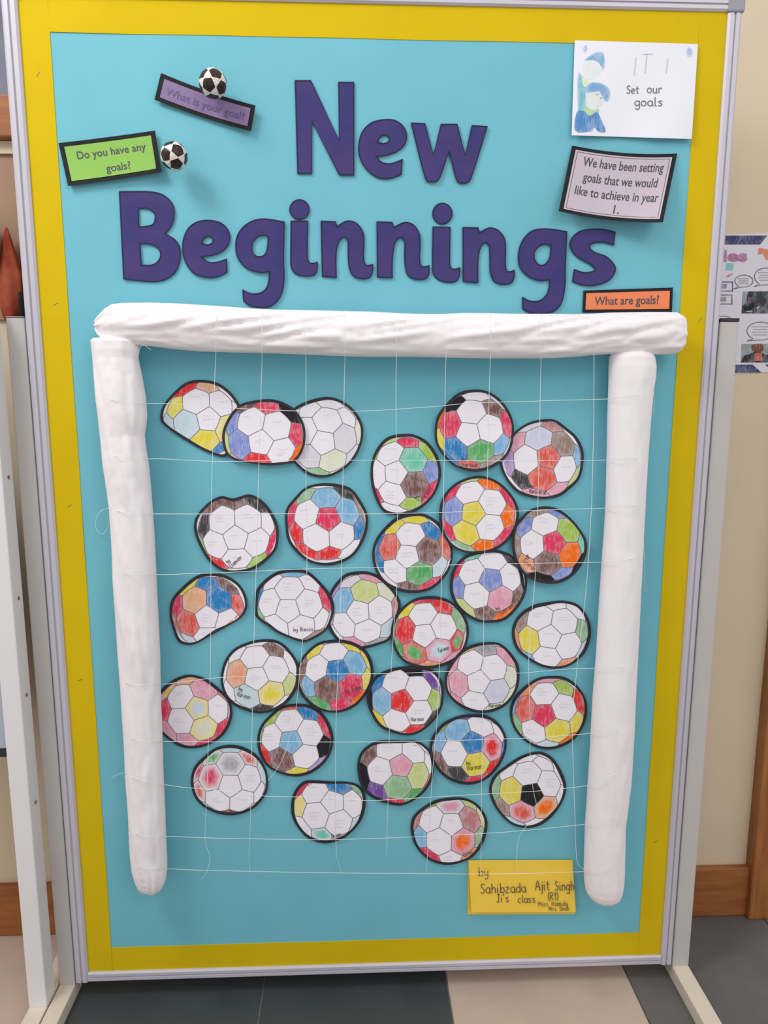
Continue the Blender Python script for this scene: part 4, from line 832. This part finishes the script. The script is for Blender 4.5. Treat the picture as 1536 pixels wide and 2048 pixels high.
# ================================================================ net
net = tag(empty('goal_net', at(760, 712, 0.05)), 'net of thin white cotton threads strung across the paper goal', 'net')
def thread(pts, w=0.0009, name='thread'):
    """pts: (px, py, depth)"""
    P = []
    n = len(pts)
    for i in range(n - 1):
        p0, p1, p2, p3 = (Vector(pts[max(0, min(n - 1, i + k))]) for k in (-1, 0, 1, 2)); L = (p2 - p1).length; st = max(3, int(L / 18))
        for s in range(st):
            t = s / st; q = 0.5 * ((2 * p1) + (p2 - p0) * t + (2 * p0 - 5 * p1 + 4 * p2 - p3) * t * t + (3 * p1 - p0 - 3 * p2 + p3) * t ** 3)
            P.append(at(q.x + .5 * noise.noise(Vector((q.x * .03, q.y * .03, n))), q.y + .5 * noise.noise(Vector((q.y * .03, q.x * .03, 9))), p1.z * (1 - t) + p2.z * t))
    P.append(at(*pts[-1])); b = MB(); rings = []
    for i, p in enumerate(P):
        e = (P[min(i + 1, len(P) - 1)] - P[max(0, i - 1)]).normalized(); a = e.cross(Vector((0, 1, 0)))
        if a.length < .05: a = e.cross(Vector((1, 0, 0)))
        a.normalize(); c = e.cross(a)
        rings.append([b.vert(p + (a * math.cos(k * 1.5708) + c * math.sin(k * 1.5708)) * w * .5) for k in range(4)])
    for A, Bb in zip(rings, rings[1:]):
        for k in range(4): b.face((A[k], A[(k + 1) % 4], Bb[(k + 1) % 4], Bb[k]))
    b.build(name, 'thread', net, smooth=True)
D = 0.045
VT = [
 [(433,614,.070),(432,660,.0805),(432,702,.060),(430,740,D),(424,950,D),(422,1060,D),(421.5,1290,D),(419,1400,D),(413,1600,D),(410,1680,.02),(420,1715,.012),(412,1748,.01),(403,1758,.006)],
 [(525,619,.070),(524,665,.0805),(524,706,.060),(523.5,740,D),(517,950,D),(512.5,1130,D),(507.5,1290,D),(505,1400,D),(501,1640,D),(498,1700,.02),(500,1745,.006)],
 [(611,622,.070),(611,667,.0805),(611,709,.060),(612,740,D),(612,950,D),(614,1130,D),(606,1270,D),(600,1340,D),(590,1430,.03),(572,1500,.02),(556,1535,.018),(536,1561,.012)],
 [(691,624,.070),(690,668,.0805),(690,713,.060),(689,745,D),(686,950,D),(683,1130,D),(679,1270,D),(673,1410,D),(671,1530,D),(672,1690,.02),(676,1722,.01),(682,1745,.006)],
 [(794,627,.070),(793,672,.0805),(793,715,.060),(792,770,D),(793,900,D),(795,1040,D),(794,1170,D),(785,1290,D),(780,1420,D),(776,1600,D),(773,1715,.01)],
 [(893,629,.070),(892,674,.0805),(892,716,.060),(890.5,770,D),(887,1000,D),(882.5,1170,D),(879,1320,D),(874,1440,D),(864,1560,D),(856,1690,.02),(853,1745,.006)],
 [(982,628,.070),(981,673,.0805),(981,718,.060),(979,770,D),(974,980,D),(968.5,1130,D),(967,1320,D),(965,1440,D),(963,1600,D),(962,1710,.02),(961,1752,.014)],
 [(1083,629,.070),(1082,674,.0805),(1082,717,.060),(1081,770,D),(1076,1000,D),(1070.5,1150,D),(1058,1300,D),(1060,1440,D),(1060,1500,D),(1065,1570,D),(1072,1625,.03),(1040,1670,.02),(1033,1720,.016),(1037,1745,.014)],
 [(1189,628,.070),(1188,670,.0805),(1188,712,.060),(1186.5,890,D),(1180,1070,D),(1170,1200,D),(1158,1300,D),(1145,1430,D),(1146,1520,D),(1150,1640,D),(1152,1700,.03),(1156,1728,.03),(1172,1741,.055)],
]
for v in VT: thread(v)
def HT(mid, yl, yr, ls, rs):
    """mid: points between the posts; wraps around both paper posts"""
    xl0, xl1 = ls; xr0, xr1 = rs
    pts = [(xl0 - 1, yl - 6, .040), (xl0 + 14, yl - 4, .066), ((xl0 + xl1) / 2, yl, .0795), (xl1 - 14, mid[0][1] - 1, .068), (xl1 + 2, mid[0][1], .046)]
    pts += [(x, y, D + .001) for x, y in mid]
    pts += [(xr0 - 2, mid[-1][1] - 1, .045), (xr0 + 14, mid[-1][1] - 2, .064), ((xr0 + xr1) / 2, yr, .0735), (xr1 - 12, yr - 4, .060), (xr1 + 1, yr - 6, .036)]
    thread(pts)
HT([(330,807),(400,811),(480,817),(560,821),(640,822.5),(730,822),(800,818),(870,813),(920,808),(980,805),(1080,802),(1180,799)], 801, 792, (192,291), (1217,1303))
HT([(320,918),(360,920),(430,923),(520,922),(640,920),(740,920.5),(860,921),(1000,922),(1100,921),(1180,921)], 914, 918, (205,296), (1215,1295))
HT([(330,1028),(450,1028),(600,1027.5),(740,1028),(860,1025.5),(960,1023),(1040,1022),(1100,1019.5),(1190,1017)], 1026, 1013, (220,305), (1211,1289))
HT([(330,1149),(400,1147),(520,1142),(640,1137),(760,1135),(850,1133),(900,1130),(1040,1127),(1190,1125)], 1149, 1120, (226,312), (1204,1284))
HT([(335,1368),(370,1363),(430,1356),(490,1353),(590,1349),(700,1348),(790,1347),(860,1344),(930,1343),(990,1345),(1040,1346),(1090,1342),(1150,1337),(1180,1337)], 1370, 1335, (241,321), (1189,1272))
HT([(330,1483),(430,1484),(560,1483.5),(700,1484),(850,1482),(1000,1478),(1090,1474),(1180,1467)], 1481, 1459, (248,324), (1181,1266))
HT([(335,1570),(370,1575),(430,1580),(500,1589),(545,1593),(620,1594),(690,1598),(740,1601),(820,1597),(900,1592),(970,1588),(1060,1583),(1120,1578),(1170,1572)], 1560, 1552, (252,327), (1176,1261))
HT([(345,1673),(420,1676),(520,1678),(650,1679.5),(740,1677),(820,1674),(910,1670),(1000,1665),(1090,1657),(1165,1649)], 1672, 1638, (258,332), (1171,1250))
HT([(345,1738),(420,1741),(560,1744),(700,1746),(860,1747),(930,1748),(1040,1747),(1150,1744)], 1737, 1736, (264,334), (1169,1248))
thread([(222,1016,.045),(212,1018,.02),(200,1024,.012),(191,1043,.008),(195,1062,.006),(207,1067,.006),(217,1050,.012),(219,1022,.04)])
thread([(225,1556,.003),(236,1549,.006),(250,1545,.03)]); thread([(302,700,.07),(284,690,.083),(276,712,.05),(272,722,.046)], name='thread')
thread([(1306,775,.036),(1309,800,.02),(1306,828,.01)]); thread([(1287,1070,.036),(1289,1130,.02),(1290,1184,.006)]); thread([(206,905,.04),(208,940,.03),(212,975,.04)])
